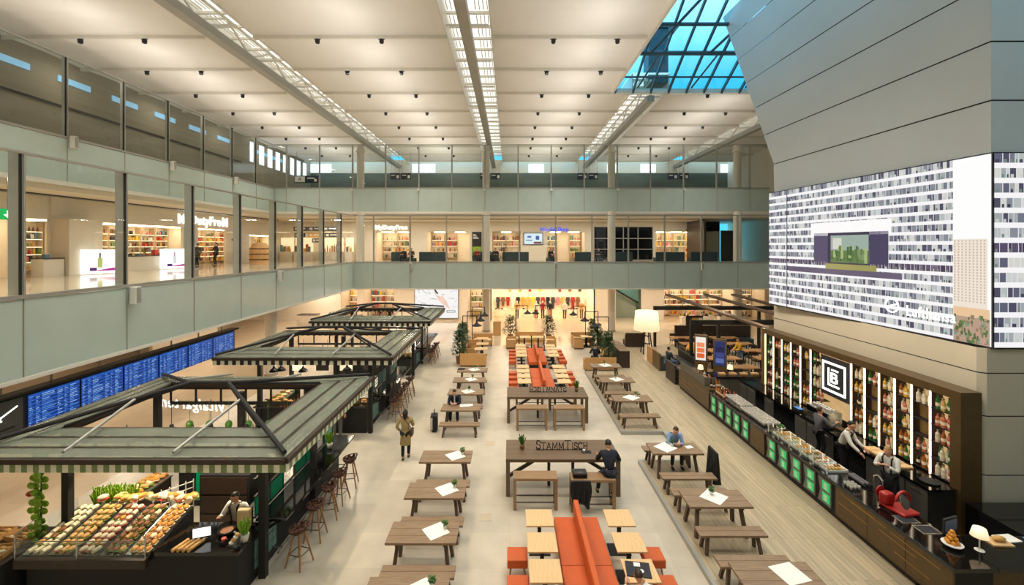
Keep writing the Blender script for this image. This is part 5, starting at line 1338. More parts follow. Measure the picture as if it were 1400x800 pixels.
# bottles
pm('b_amber', (170,96,26), .15, coat=.3, var=.1); pm('b_green', (30,120,50), .15, coat=.3); pm('b_dark', (40,26,18), .15, coat=.3); pm('b_clear', (226,216,190), .1, coat=.3); pm('b_gold', (214,170,70), .15, coat=.3); pm('b_label', (238,226,200), .6); pm('b_lime', (90,220,50), .2, emit=.2); pm('b_rose', (200,110,90), .2)
def bottle(c, w=.036, h=.3, sh=.6):
    m = MB(); m.lathe([(w,0),(w,.06*h/.3),(w*1.01,.06*h/.3),(w*1.01,h*.42),(w,h*.42),(w,h*sh),(w*.4,h*.76),(w*.36,h*.95),(w*.42,h*.95),(w*.42,h)], n=9, ms=[0,0,1,0,0,0,0,0,2])
    return m.mesh('bottle', [M[c], M['b_label'], M['b_dark']], smooth=False)
BT = [(bottle('b_amber'),'amber'),(bottle('b_green',.034,.31,.55),'green'),(bottle('b_dark',.037,.30,.6),'dark brown'),(bottle('b_clear',.04,.28,.62),'clear'),(bottle('b_gold',.042,.26,.6),'golden'),(bottle('b_rose',.038,.27,.6),'rose coloured'),(bottle('b_lime',.04,.2,.5),'bright lime')]
R = random.Random(21)
nb = 0
for k, (a, b) in enumerate(bays):
    for j, z in enumerate(rows):
        if (k % 3 == 1) and j in (2,3): continue
        n = R.choice((4,5,5,5)); base = R.randrange(6)
        for q in range(n):
            bi = base if R.random() < .6 else R.randrange(6)
            if k == 8 and j == 2 and q == 1: bi = 6
            me, cn = BT[bi]
            o = bpy.data.objects.new('bottle', me); COL.objects.link(o)
            o.location = (FX+.1+.05*(q % 2), a+.07+q*(b-a-.12)/n, z); s_ = R.uniform(.92,1.12); o.scale = (s_*1.14,s_*1.14,s_*1.16)
            kk = (6-k) if k < 6 else (k-5)
            tag(o, '%s bottle, %s shelf up, %s bay %s of the square sign' % (cn, ORD[j], ORD[(6-k if k < 6 else k-5)-1], 'right' if k < 6 else 'left'), 'bottle', 'bottles on the backlit wall')
sg = thing('logo_sign', 'square black sign with a glowing white frame and letter B', 'sign', (FX, 14.5, 0))
MB().box(-.04, .0, -.62, .60, 2.02, 3.3).build('backing', M['charcoal'], sg)
def sqf(a, b, z0, z1, w, m, cut=None):
    m.box(-.06,-.041,a,b,z0,z0+w); m.box(-.06,-.041,a,b,z1-w,z1); m.box(-.06,-.041,a,a+w,z0+w,z1-w); m.box(-.06,-.041,b-w,b,z0+w,z1-w)
m = MB(); sqf(-.52,.52,2.16,3.14,.07,m)
m.box(-.06,-.041,.20,.26,2.36,2.94); m.box(-.06,-.041,-.24,.20,2.36,2.42); m.box(-.06,-.041,-.2,.1,2.88,2.93)
m.box(-.06,-.041,.06,.13,2.48,2.82)
for z in (2.48,2.63,2.76): m.box(-.06,-.041,-.1,.06,z,z+.06)
m.box(-.06,-.041,-.17,-.09,2.51,2.65); m.box(-.06,-.041,-.15,-.08,2.68,2.80); m.build('glowing_lines', M['sign_white'], sg)
t = thing('coffee_machine', 'chrome coffee machine under the square logo sign', 'machine', (10.28, 14.5, 1.2))
MB().box(-.22,.25,-.5,.5,.06,.5).build('body', M['steel'], t, bevel=.03); MB().box(-.25,-.22,-.46,.46,.3,.46).build('front', M['black_gloss'], t); MB().box(-.3,-.0,-.45,.45,0,.055).build('drip_tray', M['charcoal'], t)
for y in (-.3,0,.3): MB().tube((-.26,y,.28),(-.42,y,.24),.02).build('portafilter', M['matt_black'], t)
for k in range(14):
    o = tag(MB().lathe([(.03,0),(.04,.05),(.042,.06)], n=10).build('coffee_cup', M['pot_white'], loc=(10.2+.12*(k % 2), 14.1+.12*(k//2), 1.705)), 'white coffee cup stacked on the chrome coffee machine', 'cup', 'cups on the coffee machine')
for k in range(5):
    o = thing('back_bar_tray', 'pale wooden board on the back counter between the two bartenders, %s from the near end' % ORD[k], 'board', (10.3, 11.6+.25*k, 1.2), group='boards on the back counter')
    MB().box(-.18,.18,-.11,.11,0,.04).build('board', M['light_wood'], o)
for k in range(2):
    t = thing('till_screen', 'small blue lit till screen on the back counter, %s one' % ('nearer' if k == 0 else 'farther'), 'till', (10.2, 13.3+2.3*k, 1.2)); MB().box(-.1,.1,-.16,.16,.0,.02).build('foot', M['matt_black'], t)
    MB().box(-.12,.08,-.17,.17,.06,.08).build('screen', M['sign_navy'], t); q = MB(); q.quad((-.11,-.16,.082),(.07,-.16,.082),(.07,.16,.082),(-.11,.16,.082), col=(60,140,210)); q.build('display', M['picture'], t); MB().box(-.02,.02,-.02,.02,.02,.06).build('stem', M['matt_black'], t)
tag(MB().lathe([(.17,0),(.2,.03),(.2,.035)], n=20).build('black_plate', M['matt_black'], loc=(10.3, 10.85, 1.201)), 'large flat black plate at the near end of the back counter', 'plate')
# items along the front counter
def glassware():
    m = MB(); m.lathe([(.03,0),(.032,.005),(.006,.012),(.006,.07),(.034,.10),(.036,.16)], n=10); return m.mesh('wine_glass', [M['glass_look']], smooth=True)
pm('glass_look', (176,172,160), .08, coat=.5, spec=.8)
gw = glassware(); tum = MB().lathe([(.03,0),(.036,.11)], n=10).mesh('tumbler', [M['glass_look']], smooth=True)
R = random.Random(5)
for (y0, y1, me, nm, lab, cols, st, ph) in ((14.55,15.95,tum,'tumbler','clear tumbler upside down on the bar, in the block nearer the wood panel',6,.1,0),(16.0,17.2,gw,'wine_glass','stemmed glass on the bar beside the dark bottles',5,.12,0)):
    y = y0; r = 0
    while y < y1:
        for c in range(cols):
            o = bpy.data.objects.new(nm, me); COL.objects.link(o); o.location = (8.36+c*.098, y, 1.06); o.scale = (1.25,1.25,1.25)
            tag(o, lab+', %s row' % ORD[r], 'glass', nm.replace('_',' ')+'s on the bar')
        y += st; r += 1
for k in range(26):
    me, cn = BT[R.choice((2,0,5,2))]
    o = bpy.data.objects.new('bottle', me); COL.objects.link(o); o.location = (8.32+.1*(k % 5), 17.2+.12*(k//5), 1.065)
    tag(o, '%s bottle standing on the bar near the wood clad far end, %s row' % (cn, ORD[k//5]), 'bottle', 'bottles standing on the far bar')
for k in range(26):
    me, cn = BT[R.choice((2,0,5,2,3))]
    o = bpy.data.objects.new('bottle', me); COL.objects.link(o); o.location = (8.38+.11*(k % 4), 18.4+.2*(k//4)*1.4, 1.10); o.scale = (1.1,1.1,R.uniform(.8,1.2))
    tag(o, '%s bottle on the wood clad end of the bar, %s row' % (cn, ORD[k//4]), 'bottle', 'bottles on the wood clad bar end')
t = thing('glass_case', 'low glass display case at the wood clad end of the bar', 'display case', (8.35, 19.9, 1.10)); MB().box(-.15,.3,-1.3,-1.28,0,.35).box(-.17,-.15,-1.3,1.3,0,.38).build('case_pane', M['counter_grey'], t)
food = [('food_orange','food_green'),('food_red','food_cream'),('food_cream','food_green'),('food_tan','food_orange')]
for k in range(6):
    y = 11.75+.42*k
    t = thing('food_tray', 'white food tray in the bar display, %s from the near end' % ORD[k], 'tray', (8.6, y, 1.06), group='food trays in the bar display')
    MB().box(-.27,.27,-.17,.17,0,.02).box(-.27,-.26,-.17,.17,.02,.06).box(.26,.27,-.17,.17,.02,.06).box(-.27,.27,-.17,-.16,.02,.06).box(-.27,.27,.16,.17,.02,.06).build('tray', M['pot_white'], t)
    for q in range(10):
        o = bpy.data.objects.new('canape', SW[(k+q//4) % 6]); COL.objects.link(o); o.location = (8.42+.09*(q % 5), y-.07+.14*(q//5), 1.085); o.rotation_euler = (0,0,PI/2); o.scale = (.8,.8,.9)
        tag(o, 'small snack on the %s white tray from the near end of the bar display' % ORD[k], 'snack', 'snacks on the bar display trays')
dc = thing('bar_display_glass', 'low glass guard with white posts over the bar food trays', 'display case', (8.6, 0, 1.06))
MB().box(-.36,-.35,11.5,14.1,.0,.26).build('front_glass', M['case_glass'], dc); MB().box(-.36,-.1,11.5,14.1,.262,.27).build('top_glass', M['case_glass'], dc)
for k in range(6): 
    y = 11.5+.52*k; MB().box(-.37,-.345,y-.012,y+.012,0,.3).build('post', M['strip_glow' if False else 'white_plastic'], dc)
t = thing('herb_tray', 'leafy green salad bowl at the far end of the food trays', 'bowl', (8.75, 14.28, 1.06)); MB().lathe([(.08,0),(.13,.08)], n=14).build('bowl', M['pot_white'], t); f = MB()
for k in range(14): f.ball((.07*math.cos(k*2.4), .07*math.sin(k*2.4), .09+.02*(k % 3)), (.05,.035,.03), n=6, rings=4)
f.build('leaves', M['leaf'], t)
t = thing('meat_slicer', 'red meat slicer with a round steel blade on the bar', 'slicer', (8.72, 9.95, 1.06), .2)
MB().box(-.2,.25,-.3,.28,0,.07).build('base', M['red'], t, bevel=.03)
MB().lathe([(.17,0),(.175,.012),(.16,.02)], n=28).build('blade', M['steel'], t, loc=(.02,-.12,.26), rot=(PI/2-.35,0,.3))
arc = MB(); 
for k in range(12):
    a0 = -.2+k*.28; arc.bar((.02+.2*math.cos(a0),-.1,.26+.2*math.sin(a0)),(.02+.2*math.cos(a0+.28),-.1,.26+.2*math.sin(a0+.28)),.05,.03)
arc.build('blade_guard', M['red'], t)
MB().box(-.24,.02,.05,.26,.07,.34).build('motor_housing', M['red'], t, bevel=.06); MB().lathe([(.12,-.012),(.12,.012)], n=20).build('flywheel', M['red'], t, loc=(-.08,.32,.26), rot=(PI/2,0,0)); MB().tube((-.08,.34,.26),(.02,.4,.34),.012).build('crank', M['steel'], t)
t = thing('fruit_bowl', 'white bowl heaped with oranges near the small lamp', 'bowl', (8.72, 8.72, 1.061)); MB().lathe([(.06,0),(.15,.05),(.17,.08),(.165,.08)], n=20).build('bowl', M['pot_white'], t, smooth=True)
sp_ = [(0.08*math.cos(a), .08*math.sin(a), .11) for a in [k*PI/3 for k in range(6)]]+[(0,0,.12)]+[(.05*math.cos(a+.4), .05*math.sin(a+.4), .18) for a in (0,1.6,3.1,4.7)]+[(.025*math.cos(a), .025*math.sin(a), .245) for a in (0,2.1,4.2)]+[(0,0,.3)]
for k, p in enumerate(sp_):
    o = MB().ball((0,0,0), .043, n=12, rings=8).build('orange', M['food_orange'] if k != 99 else M['leaf'], loc=(8.72+p[0], 8.72+p[1], 1.061+p[2]), smooth=True)
    tag(o, 'orange in the heaped bowl, %s of the heap' % ('bottom layer' if k < 7 else 'middle layer' if k < 11 else 'upper layer' if k < 14 else 'topmost'), 'orange', 'oranges in the bowl')
t = thing('table_lamp', 'small glowing white table lamp on the black bar corner', 'lamp', (9.15, 8.62, 1.061)); MB().lathe([(.075,0),(.08,.012),(.012,.02),(.012,.3)], n=16).build('base', M['pot_white'], t); MB().lathe([(.14,.28),(.10,.44)], n=24).build('lamp_shade', M['lamp_glow'], t, smooth=True)
t = thing('card_terminal', 'dark tilted till terminal behind the orange bowl', 'till', (9.05, 9.1, 1.07), .3); MB().box(-.2,.2,-.02,.02,.05,.34).build('screen', M['charcoal'], t); MB().box(-.1,.1,-.08,.08,0,.05).build('foot', M['matt_black'], t); q = MB(); q.quad((-.18,-.022,.08),(.18,-.022,.08),(.18,-.022,.3),(-.18,-.022,.3), col=(92,112,140)); q.build('display', M['printed'], t)
tag(MB().box(-.2,.2,-.12,.12,0,.02).build('menu', M['paper'], loc=(10.05,8.95,1.063), rz=.1), 'white menu lying at the right of the bar corner', 'menu')
tag(MB().box(-.2,.2,-.14,.14,0,.03).build('cutting_board', M['light_wood'], loc=(9.75,8.85,1.063), rz=-.05), 'pale board with bread on the bar return', 'board')
tag(MB().ball((0,0,.05), (.13,.07,.05), n=12, rings=7).build('bread_loaf', M['food_tan'], loc=(9.78,8.85,1.094)), 'small loaf on the pale board', 'bread')
tag(MB().box(-.22,.22,-.15,.15,0,.015).build('brochure', M['cloth_blue'], loc=(10.6,8.8,1.063), rz=-.3), 'pale blue brochure on the bar return', 'brochure')
for k in range(3):
    t = thing('bar_insert', 'steel edged sink insert in the bar top, %s from the lamp' % ORD[k], 'sink', (8.72, 9.25+.42*k, 1.061), group='steel inserts in the bar')
    if k == 1: t.location = (8.6, 9.6, 1.061)
    MB().box(-.2,.2,-.15,.15,0,.008).build('rim', M['steel'], t); MB().box(-.17,.17,-.12,.12,.008,.011).build('basin', M['charcoal'], t)
for k in range(9):
    o = bpy.data.objects.new('tumbler', tum); COL.objects.link(o); o.location = (8.3+.09*(k % 3), 10.75+.1*(k//3), 1.06); tag(o, 'clear tumbler on the bar in front of the male bartender', 'glass', 'tumblers before the bartender')
t = thing('beer_tap', 'chrome swan neck tap on the bar before the woman bartender', 'tap', (8.85, 10.75, 1.06)); MB().path([(0,0,0),(0,0,.35),(0,-.12,.42),(0,-.25,.35),(0,-.25,.22)], .02).build('tap_pipe', M['steel'], t)
t = thing('rolled_towels', 'grey rolled cloths on the bar in front of the bartenders', 'towel', (8.75, 11.15, 1.06)); MB().tube((0,-.25,.045),(0,.25,.045),.045,n=12).build('roll', M['cloth_grey'], t); MB().tube((.1,-.25,.045),(.1,.25,.045),.045,n=12).build('roll', M['cloth_grey'], t)
person('woman bartender with blond hair, white shirt, black braces and apron', (9.62, 11.2, .3), PI/2+.5, h=1.70, lean=.12, hl=(-.08,.32,1.22), hr=(.12,.3,1.2), head=.4, top='cloth_white', legs='cloth_black', hair='hair_blond', longhair=True, apron='cloth_black', straps=True)
person('male bartender in a white shirt with black braces, back turned, leaning over', (9.55, 12.75, .3), -PI/2-.9+PI*.0, h=1.82, lean=.35, hl=(-.15,.5,1.0), hr=(.25,.5,.98), head=.3, top='cloth_white', legs='cloth_black', hair='hair_black', straps=True)
person('bartender in a pale top at the coffee machine, half hidden', (9.7, 13.9, .3), -PI/2, h=1.68, lean=.1, hl=(-.15,.4,1.2), hr=(.2,.4,1.2), top='cloth_grey', legs='cloth_black', hair='hair_brown')
# far service island of the bar
t = thing('service_counter', 'grey panelled service counter at the far end of the bar floor', 'counter', (0,0,0))
MB().box(9.3,12.6,19.95,20.6,.121,1.05).build('body', M['counter_grey'], t); MB().box(9.2,12.7,19.85,20.7,1.051,1.1).build('top', M['black_gloss'], t)
for k in range(5): MB().box(9.32+.65*k,9.94+.65*k,19.93,19.948,.2,1.0).build('panel', M['counter_grey'], t)
for k, x in enumerate((8.75, 10.1, 11.9)):
    a = thing('table_lamp', 'small glowing table lamp at the far end of the bar, %s from the left' % ORD[k], 'lamp', (x, 20.3, 1.101), group='small lamps at the far end of the bar'); MB().lathe([(.07,0),(.012,.02),(.012,.25)], n=12).build('base', M['steel'], a); MB().lathe([(.13,.24),(.10,.42)], n=16).build('lamp_shade', M['lamp_glow'], a)
for k in range(6): tag(MB().box(-.15,.15,-.1,.1,0,.08).build('cardboard_box', M['cane'], loc=(9.7+.5*k,20.25,1.101)), 'tan box on the grey service counter, %s from the left' % ORD[k], 'box', 'boxes on the service counter')
# ================================================================== SIGNS, SPEAKERS
def speaker(loc, rz, lab):
    t = thing('wall_speaker', lab, 'speaker', loc, rz, 'white loudspeakers on the gallery glass')
    b = MB().box(-.11,.11,-.30,-.08,-.3,.25).build('box', M['white_plastic'], t, bevel=.02); MB().box(-.09,.09,-.305,-.301,-.27,.22).build('grille', M['grey_metal'], b); MB().box(-.03,.03,-.08,.0,-.03,.03).build('bracket', M['matt_black'], t); return t
speaker((-12.1, Y1[4]+.1, 5.45), PI/2, 'white loudspeaker on the left gallery glass, nearer one')
speaker((-12.1, Y1[7]+.1, 5.45), PI/2, 'white loudspeaker on the left gallery glass, farther one')
for i, k in enumerate((1,5,9)): speaker((X1[k]+ (.0 if i else .1), 34.15, 5.45), 0, 'white loudspeaker on the far gallery glass, %s from the left' % ORD[i])
def dome(loc, lab):
    t = tag(MB().ball((0,0,0), .12, n=10, rings=6).box(-.03,.03,-.02,.215,-.02,.04).build('security_camera', M['white_plastic'], loc=loc), lab, 'camera', 'small white cameras on the upper gallery')
for i, k in enumerate(range(2,13,2)): dome((X2[k]-.0, 37.2, 11.7), 'small round white camera on the upper far gallery glass, %s from the left' % ORD[i])
for i, y in enumerate((19.9,25.8,31.8)): speaker((-19.88, y+.1, 11.7), PI/2, 'white loudspeaker on the upper left gallery glass, %s from the camera' % ORD[i])
for i, x in enumerate((-11.4,-2.5,7.2,16.2)):
    for j in (0,1):
        t = thing('hanging_gate_sign', 'dark hanging airport sign over the upper gallery, %s pair from the left, %s one' % (ORD[i], 'left' if j == 0 else 'right'), 'sign', (x+j*1.1, 44, 13.9), group='dark hanging signs')
        MB().box(-.48,.48,-.06,.06,-.32,.32).build('panel', M['sign_navy'], t); MB().box(-.38,.0,-.065,-.061,.05,.14).box(.15,.38,-.065,-.061,-.2,.1).build('lettering', M['cloth_white'], t); MB().tube((-.4,0,.32),(-.4,0,2.45),.015).tube((.4,0,.32),(.4,0,2.45),.015).build('hanger', M['steel'], t)
t = thing('gate_sign', 'wide dark gate sign with a white A square at the upper left', 'sign', (-20.2, 44, 13.6))
MB().box(-1.2,1.25,-.06,.06,-.36,.36).build('panel', M['sign_navy'], t); MB().box(-1.15,-.15,-.065,-.061,-.28,.28).build('field', M['cloth_white'], t); text('A', .5, M['sign_navy'], 'letter', t, (-.65,-.07,0)); MB().box(.1,.8,-.065,-.061,.05,.16).build('lettering', M['cloth_white'], t); MB().lathe([(.14,-.0),(.14,.01)], n=16).build('pictogram', M['cloth_white'], t, loc=(.9,-.065,-.1), rot=(PI/2,0,0))
MB().tube((-1,0,.36),(-1,0,2.75),.02).tube((1,0,.36),(1,0,2.75),.02).build('hanger', M['steel'], t)
# exit sign
t = thing('exit_sign', 'green exit sign with a white down arrow in the first gallery', 'sign', (-17.6, 15.5, 8.1), PI/2*.75)
MB().box(-.19,.19,-.03,.03,-.19,.19).build('panel', M['exit_green'], t); m = MB(); m.bar((0,-.035,.11),(0,-.035,-.1),.01,.045) ; m.box(-.022,.022,-.036,-.031,-.08,.12); m.prism([(-.1,-.02),(0,-.12),(.1,-.02),(.06,-.0),(0,-.06),(-.06,.0)], -.036, -.031, ax='y'); m.build('arrow', M['sign_white'], t); MB().tube((0,0,.19),(0,0,1.3),.01).build('hanger', M['steel'], t)
# ================================================================== SHOPS
GOODS = []
GC = [((196,60,50),'red'),((232,226,214),'white'),((62,60,66),'dark'),((214,164,90),'tan'),((222,120,130),'pink'),((120,84,54),'brown'),((90,130,150),'blue'),((226,190,70),'yellow'),((110,140,80),'green')]
for c, n in GC:
    pm('good_'+n, c, .45, var=.1)
    GOODS.append((MB().box(-.5,.5,-.5,.5,0,1).build('t', M['good_'+n]), n, 'box'))
    m = MB().lathe([(.3,0),(.3,.6),(.12,.75),(.12,1)], n=8); GOODS.append((m.build('t', M['good_'+n]), n, 'bottle'))
GM = []
for o, n, k in GOODS:
    me = o.data; bpy.data.objects.remove(o); GM.append((me, n, k))
pm('shop_wall', (244,232,212), .7, var=.03); pm('shop_shelf', (214,190,156), .5); pm('shop_dark', (70,58,48), .5); pm('shop_floor', (222,206,180), .2)
SHN = [0]; SHORT = {}
def shop(x0, x1, y, z0, zt, d, desc, room=None, kinds=('carton','bottle'), rzs=None, wall='shop_wall', rows=4, density=1.0, cols=None, glow='shop_glow', power=60, lowgoods=True, big=False):
    """front opening at x0..x1 facing -y; if rzs given the frame turns so the front faces +x (left gallery)"""
    Mx = Matrix.Identity(4) if rzs is None else rzs
    sdesc = SHORT.get(desc, desc)
    def W3(x, y_, z): return Mx @ Vector((x, y_, z))
    def B(a, b, c, d_, e, f):
        m = MB(); m.box(a, b, c, d_, e, f, M=Mx); return m
    SHN[0] += 1; R = random.Random(SHN[0]*7)
    if room: x0, x1 = room
    m = MB(); 
    m.box(x0, x1, y+d, y+d+.08, z0, zt, M=Mx); m.box(x0-.06, x0, y, y+d+.08, z0, zt, M=Mx); m.box(x1, x1+.06, y, y+d+.08, z0, zt, M=Mx)
    struct(m.build('wall_shop', M[wall]))
    struct(B(x0-.06, x1+.06, y+.01, y+d+.08, zt, zt+.1).build('ceiling', M['white_wall']))
    # lit ceiling panels
    n = max(1, int((x1-x0)/1.6))
    for k in range(n):
        xc = x0+(x1-x0)*(k+.5)/n
        t = tag(B(xc-.5, xc+.5, y+d*.25, y+d*.75, zt-.06, zt-.001).build('ceiling_light', M[glow]), 'ceiling light of the %s, %s from the left' % (sdesc, ORD[k % 18]), 'ceiling light', 'lit panels of the shop ceilings')
    # shelving on the back wall
    w = 1.2; n = max(1, int((x1-x0-.1)/w)); w = (x1-x0-.1)/n; H_ = min(zt-z0-.12, 2.78); yb = y+d-.005
    for k in range(n):
        if R.random() > density: continue
        a = x0+.05+k*w; b = a+w-.04
        t = thing('shop_shelf', 'lit goods shelf of the %s, %s from the left' % (sdesc, ORD[k % 18]), 'shelf', W3((a+b)/2, yb-.2, z0), 0, 'goods shelves in the shops')
        t.matrix_world = Matrix.Translation(W3((a+b)/2, yb, z0)) @ Mx.to_3x3().to_4x4()
        hw = (b-a)/2; f = MB(); f.box(-hw,-hw+.03,-.35,0,0,H_); f.box(hw-.03,hw,-.35,0,0,H_); f.build('side_panel', M['shop_shelf'], t)
        for j in range(rows):
            zz = .25+j*(H_-.3)/rows
            MB().box(-hw+.031,hw-.031,-.34,0,zz-.03,zz).build('shelf_board', M['shop_shelf'], t)
            if j: MB().box(-hw+.04,hw-.04,-.33,-.30,zz-.05,zz-.032).build('light_strip', M['strip_glow'], t)
            q = -hw+.07; hh = (H_-.3)/rows; base = R.randrange(len(GM))
            while q < hw-.1:
                gw_ = R.uniform(.09,.2)*(1.35 if big else 1); me, cn, kd = GM[base] if R.random() < .45 else R.choice(GM)
                if R.random() < .8:
                    o = bpy.data.objects.new(kinds[0 if kd == 'box' else 1], me); COL.objects.link(o)
                    sc = Vector((gw_*.85, .16, hh*R.uniform(.45,.82)))
                    o.matrix_world = t.matrix_world @ Matrix.Translation((q+gw_/2, -.2, zz)) @ Matrix.Diagonal((*sc, 1))
                    tag(o, '%s %s, %s board up, %s shelf, %s' % (cn, kinds[0 if kd == 'box' else 1].replace('_',' '), ORD[j], ORD[k % 18], sdesc), kinds[0 if kd == 'box' else 1].split('_')[-1], 'goods on display in the %s' % desc)
                q += gw_+.015
def portal(x0, x1, y, z0, z1, mat='white_wall', Mx=None, th=.15):
    m = MB(); m.box(x0, x1, y, y+th, z0, z1, M=Mx); return struct(m.build('wall_front', M[mat]))
# ---- back, first gallery (level 1): front plane y = 46
YL = 45.0
def xl(px, y): return (px-697)*y/F
Z1 = 5.501
secs = [(514,559,'duty free shop on the left of the far gallery',1),(584,642,'bright white shop in the middle left of the far gallery',1),(672,712,'cream shop beside the white column of the far gallery',1),(748,800,'cream shop under the blue sign',1),(897,984,'toy shop under the black sign on the far gallery',1)]
prev = -24
SHORT.update({'duty free shop on the left of the far gallery':'far gallery duty free shop','bright white shop in the middle left of the far gallery':'bright white far gallery shop','cream shop beside the white column of the far gallery':'cream shop beside the column','toy shop under the black sign on the far gallery':'toy shop','perfume shop at the left picture edge':'perfume shop at the left edge','shop with lit shelves behind the first glass bay':'shop behind the first glass bay','long duty free shop of the left gallery':'long left duty free shop','duty free entrance where two people stand':'duty free entrance','small shop past the white wall of the left gallery':'small shop past the white wall','shop of small goods behind the farthest kiosk':'shop behind the farthest kiosk','narrow shop left of the fashion store':'narrow shop beside the fashion store','large souvenir shop at the right on the ground floor':'large souvenir shop','shop behind the pergola on the ground floor':'shop behind the pergola','shop at the far left corner of the ground floor':'far left ground floor shop'})
KK = [('dutyfree_box','dutyfree_bottle'),('gift_box','lotion_bottle'),('watch_box','lotion_bottle'),('watch_box','retail_bottle'),('toy_box','soft_toy')]  # generic box and bottle shapes standing for unidentified shop goods
for si, (a, b, d, _) in enumerate(secs):
    xa, xb = xl(a, YL), xl(b, YL)
    portal(prev, xa, YL, Z1, 9.44); portal(xa, xb, YL, 8.45, 9.44)
    shop(xa, xb, YL+.16, Z1, 8.44, 2.4, d, rows=4, density=.9 if 'cream' not in d and 'toy' not in d else .6, kinds=KK[si])
    prev = xb
portal(prev, 18.6, YL, Z1, 9.44)
sbox('wall_right', M['shop_dark'], 18.0, 18.2, 41, YL-.01, Z1, 9.4)
# signs
text('MyDutyFree', .62, M['sign_white'], 'shop_sign', None, (xl(534,YL-.2), YL-.03, 8.85), ext=.03, bold=.01); tag(bpy.data.objects['shop_sign'], 'white lit lettering MyDutyFree over the far left duty free shop', 'sign')
o = text('Steiff', .8, M['black'], 'shop_sign', None, (xl(950,YL-.2), YL-.03, 8.75), ext=.03, bold=.02, shear=.2); tag(o, 'black Steiff lettering over the toy shop', 'sign')
o = text('World Shop', .55, M['blueneon'], 'shop_sign', None, (xl(758,YL-.2), YL-.03, 8.65), ext=.03, bold=.01); tag(o, 'blue lit lettering over the cream shop in the middle of the far gallery', 'sign')
t = thing('advert_screen', 'white television screen with blue graphics between the cream shops', 'screen', (xl(729,YL), YL-.12, 7.7)); MB().box(-.98,.98,-.02,.1,-.6,.6).build('frame', M['charcoal'], t)
m = MB(); m.quad((-.92,-.025,-.54),(.92,-.025,-.54),(.92,-.025,.54),(-.92,-.025,.54), col=(226,238,246)); m.quad((.25,-.03,-.1),(.6,-.03,-.1),(.6,-.03,.3),(.25,-.03,.3), col=(40,90,170)); m.quad((-.75,-.03,-.2),(-.1,-.03,-.2),(-.1,-.03,-.1),(-.75,-.03,-.1), col=(90,150,170)); m.quad((-.6,-.03,.1),(-.2,-.03,.1),(-.2,-.03,.3),(-.6,-.03,.3), col=(70,120,190)); m.quad((.05,-.03,-.5),(.85,-.03,-.5),(.85,-.03,-.3),(.05,-.03,-.3), col=(120,70,50)); m.build('display', M['picture'], t)
t = thing('black_poster', 'black poster panel with white lines beside the centre column', 'poster', (xl(652,YL), YL-.1, Z1)); MB().box(-.48,.48,-.02,.08,.05,2.9).build('panel', M['black'], t); m = MB(); 
for k in range(4): m.box(-.38,.2-.1*k,-.03,-.021,2.2+.13*k,2.27+.13*k)
m.build('lettering', M['cloth_white'], t); MB().box(-.42,.42,-.03,-.021,.5,1.4).build('picture', M['leaf_lime'], t)
# dark glazed part with doors
x0, x1 = xl(812,YL), xl(892,YL)
t = thing('glazed_partition', 'dark reflective glazed partition beside the toy shop', 'partition', (0, YL-.06, Z1)); MB().box(x0,x1,0,.05,0,3.4).build('pane', M['black_gloss'], t)
for k in range(5): MB().box(x0+(x1-x0)*k/4-.04,x0+(x1-x0)*k/4+.04,-.03,-.001,0,3.4).build('frame_post', M['grey_metal'], t)
for k in range(3): MB().box(x0,x1,-.03,-.001,.0+1.1*k,.08+1.1*k).build('frame_rail', M['grey_metal'], t)
t = thing('dark_doorway', 'dark glass door at the right end of the far gallery', 'door', (xl(995,YL), YL-.06, Z1)); MB().box(-.7,.7,0,.05,0,3.0).build('pane', M['black_gloss'], t); MB().box(-.75,-.7,-.02,.05,0,3.05).box(.7,.75,-.02,.05,0,3.05).box(-.7,.7,-.02,.05,3.0,3.05).build('frame', M['grey_metal'], t)
# waiting benches on the far gallery
for i, (a, b) in enumerate(((535,556),(573,609),(647,660),(662,682),(687,723),(786,808),(831,865),(897,936),(945,981))):
    yb = 39.0; xa, xb = xl(a, yb), xl(b, yb)
    t = thing('waiting_sofa', 'dark blue grey waiting sofa behind the far gallery glass, %s from the left' % ORD[i], 'sofa', ((xa+xb)/2, yb, Z1), 0, 'waiting sofas on the far gallery'); w = (xb-xa)/2
    MB().box(-w,w,0,.12,.0,.95).build('backrest', M['sofa_teal'], t); MB().box(-w,w,.125,.8,.05,.45).build('seat', M['sofa_teal'], t)
for i, (px, c, hc) in enumerate(((556,'cloth_black','hair_black'),(566,'cloth_brown','hair_brown'),(653,'cloth_red','hair_brown'),(669,'cloth_grey','hair_black'),(678,'cloth_black','hair_brown'),(751,'cloth_black','hair_black'),(816,'cloth_black','hair_black'))):
    yb = 39.4
    person('%s seated on the far gallery, %s waiting person from the left' % ('person in '+{'cloth_black':'black','cloth_brown':'brown','cloth_red':'red','cloth_grey':'grey'}[c], ORD[i]), (xl(px,yb), yb-.9, Z1), PI+.4*(i % 3-1), h=1.72, pz=.55, lean=.12, hl=(-.12,.35,.75), hr=(.12,.35,.75), fl=(-.12,.42,.09), fr=(.12,.42,.09), head=.3, top=c, legs='cloth_black', hair=hc, group=None)
    tag(MB().box(-.35,.35,-.3,.3,0,.42).build('footstool', M['sofa_teal'], loc=(xl(px,yb), yb-.85, Z1)), 'low dark seat under the %s waiting person from the left' % ORD[i], 'seat')
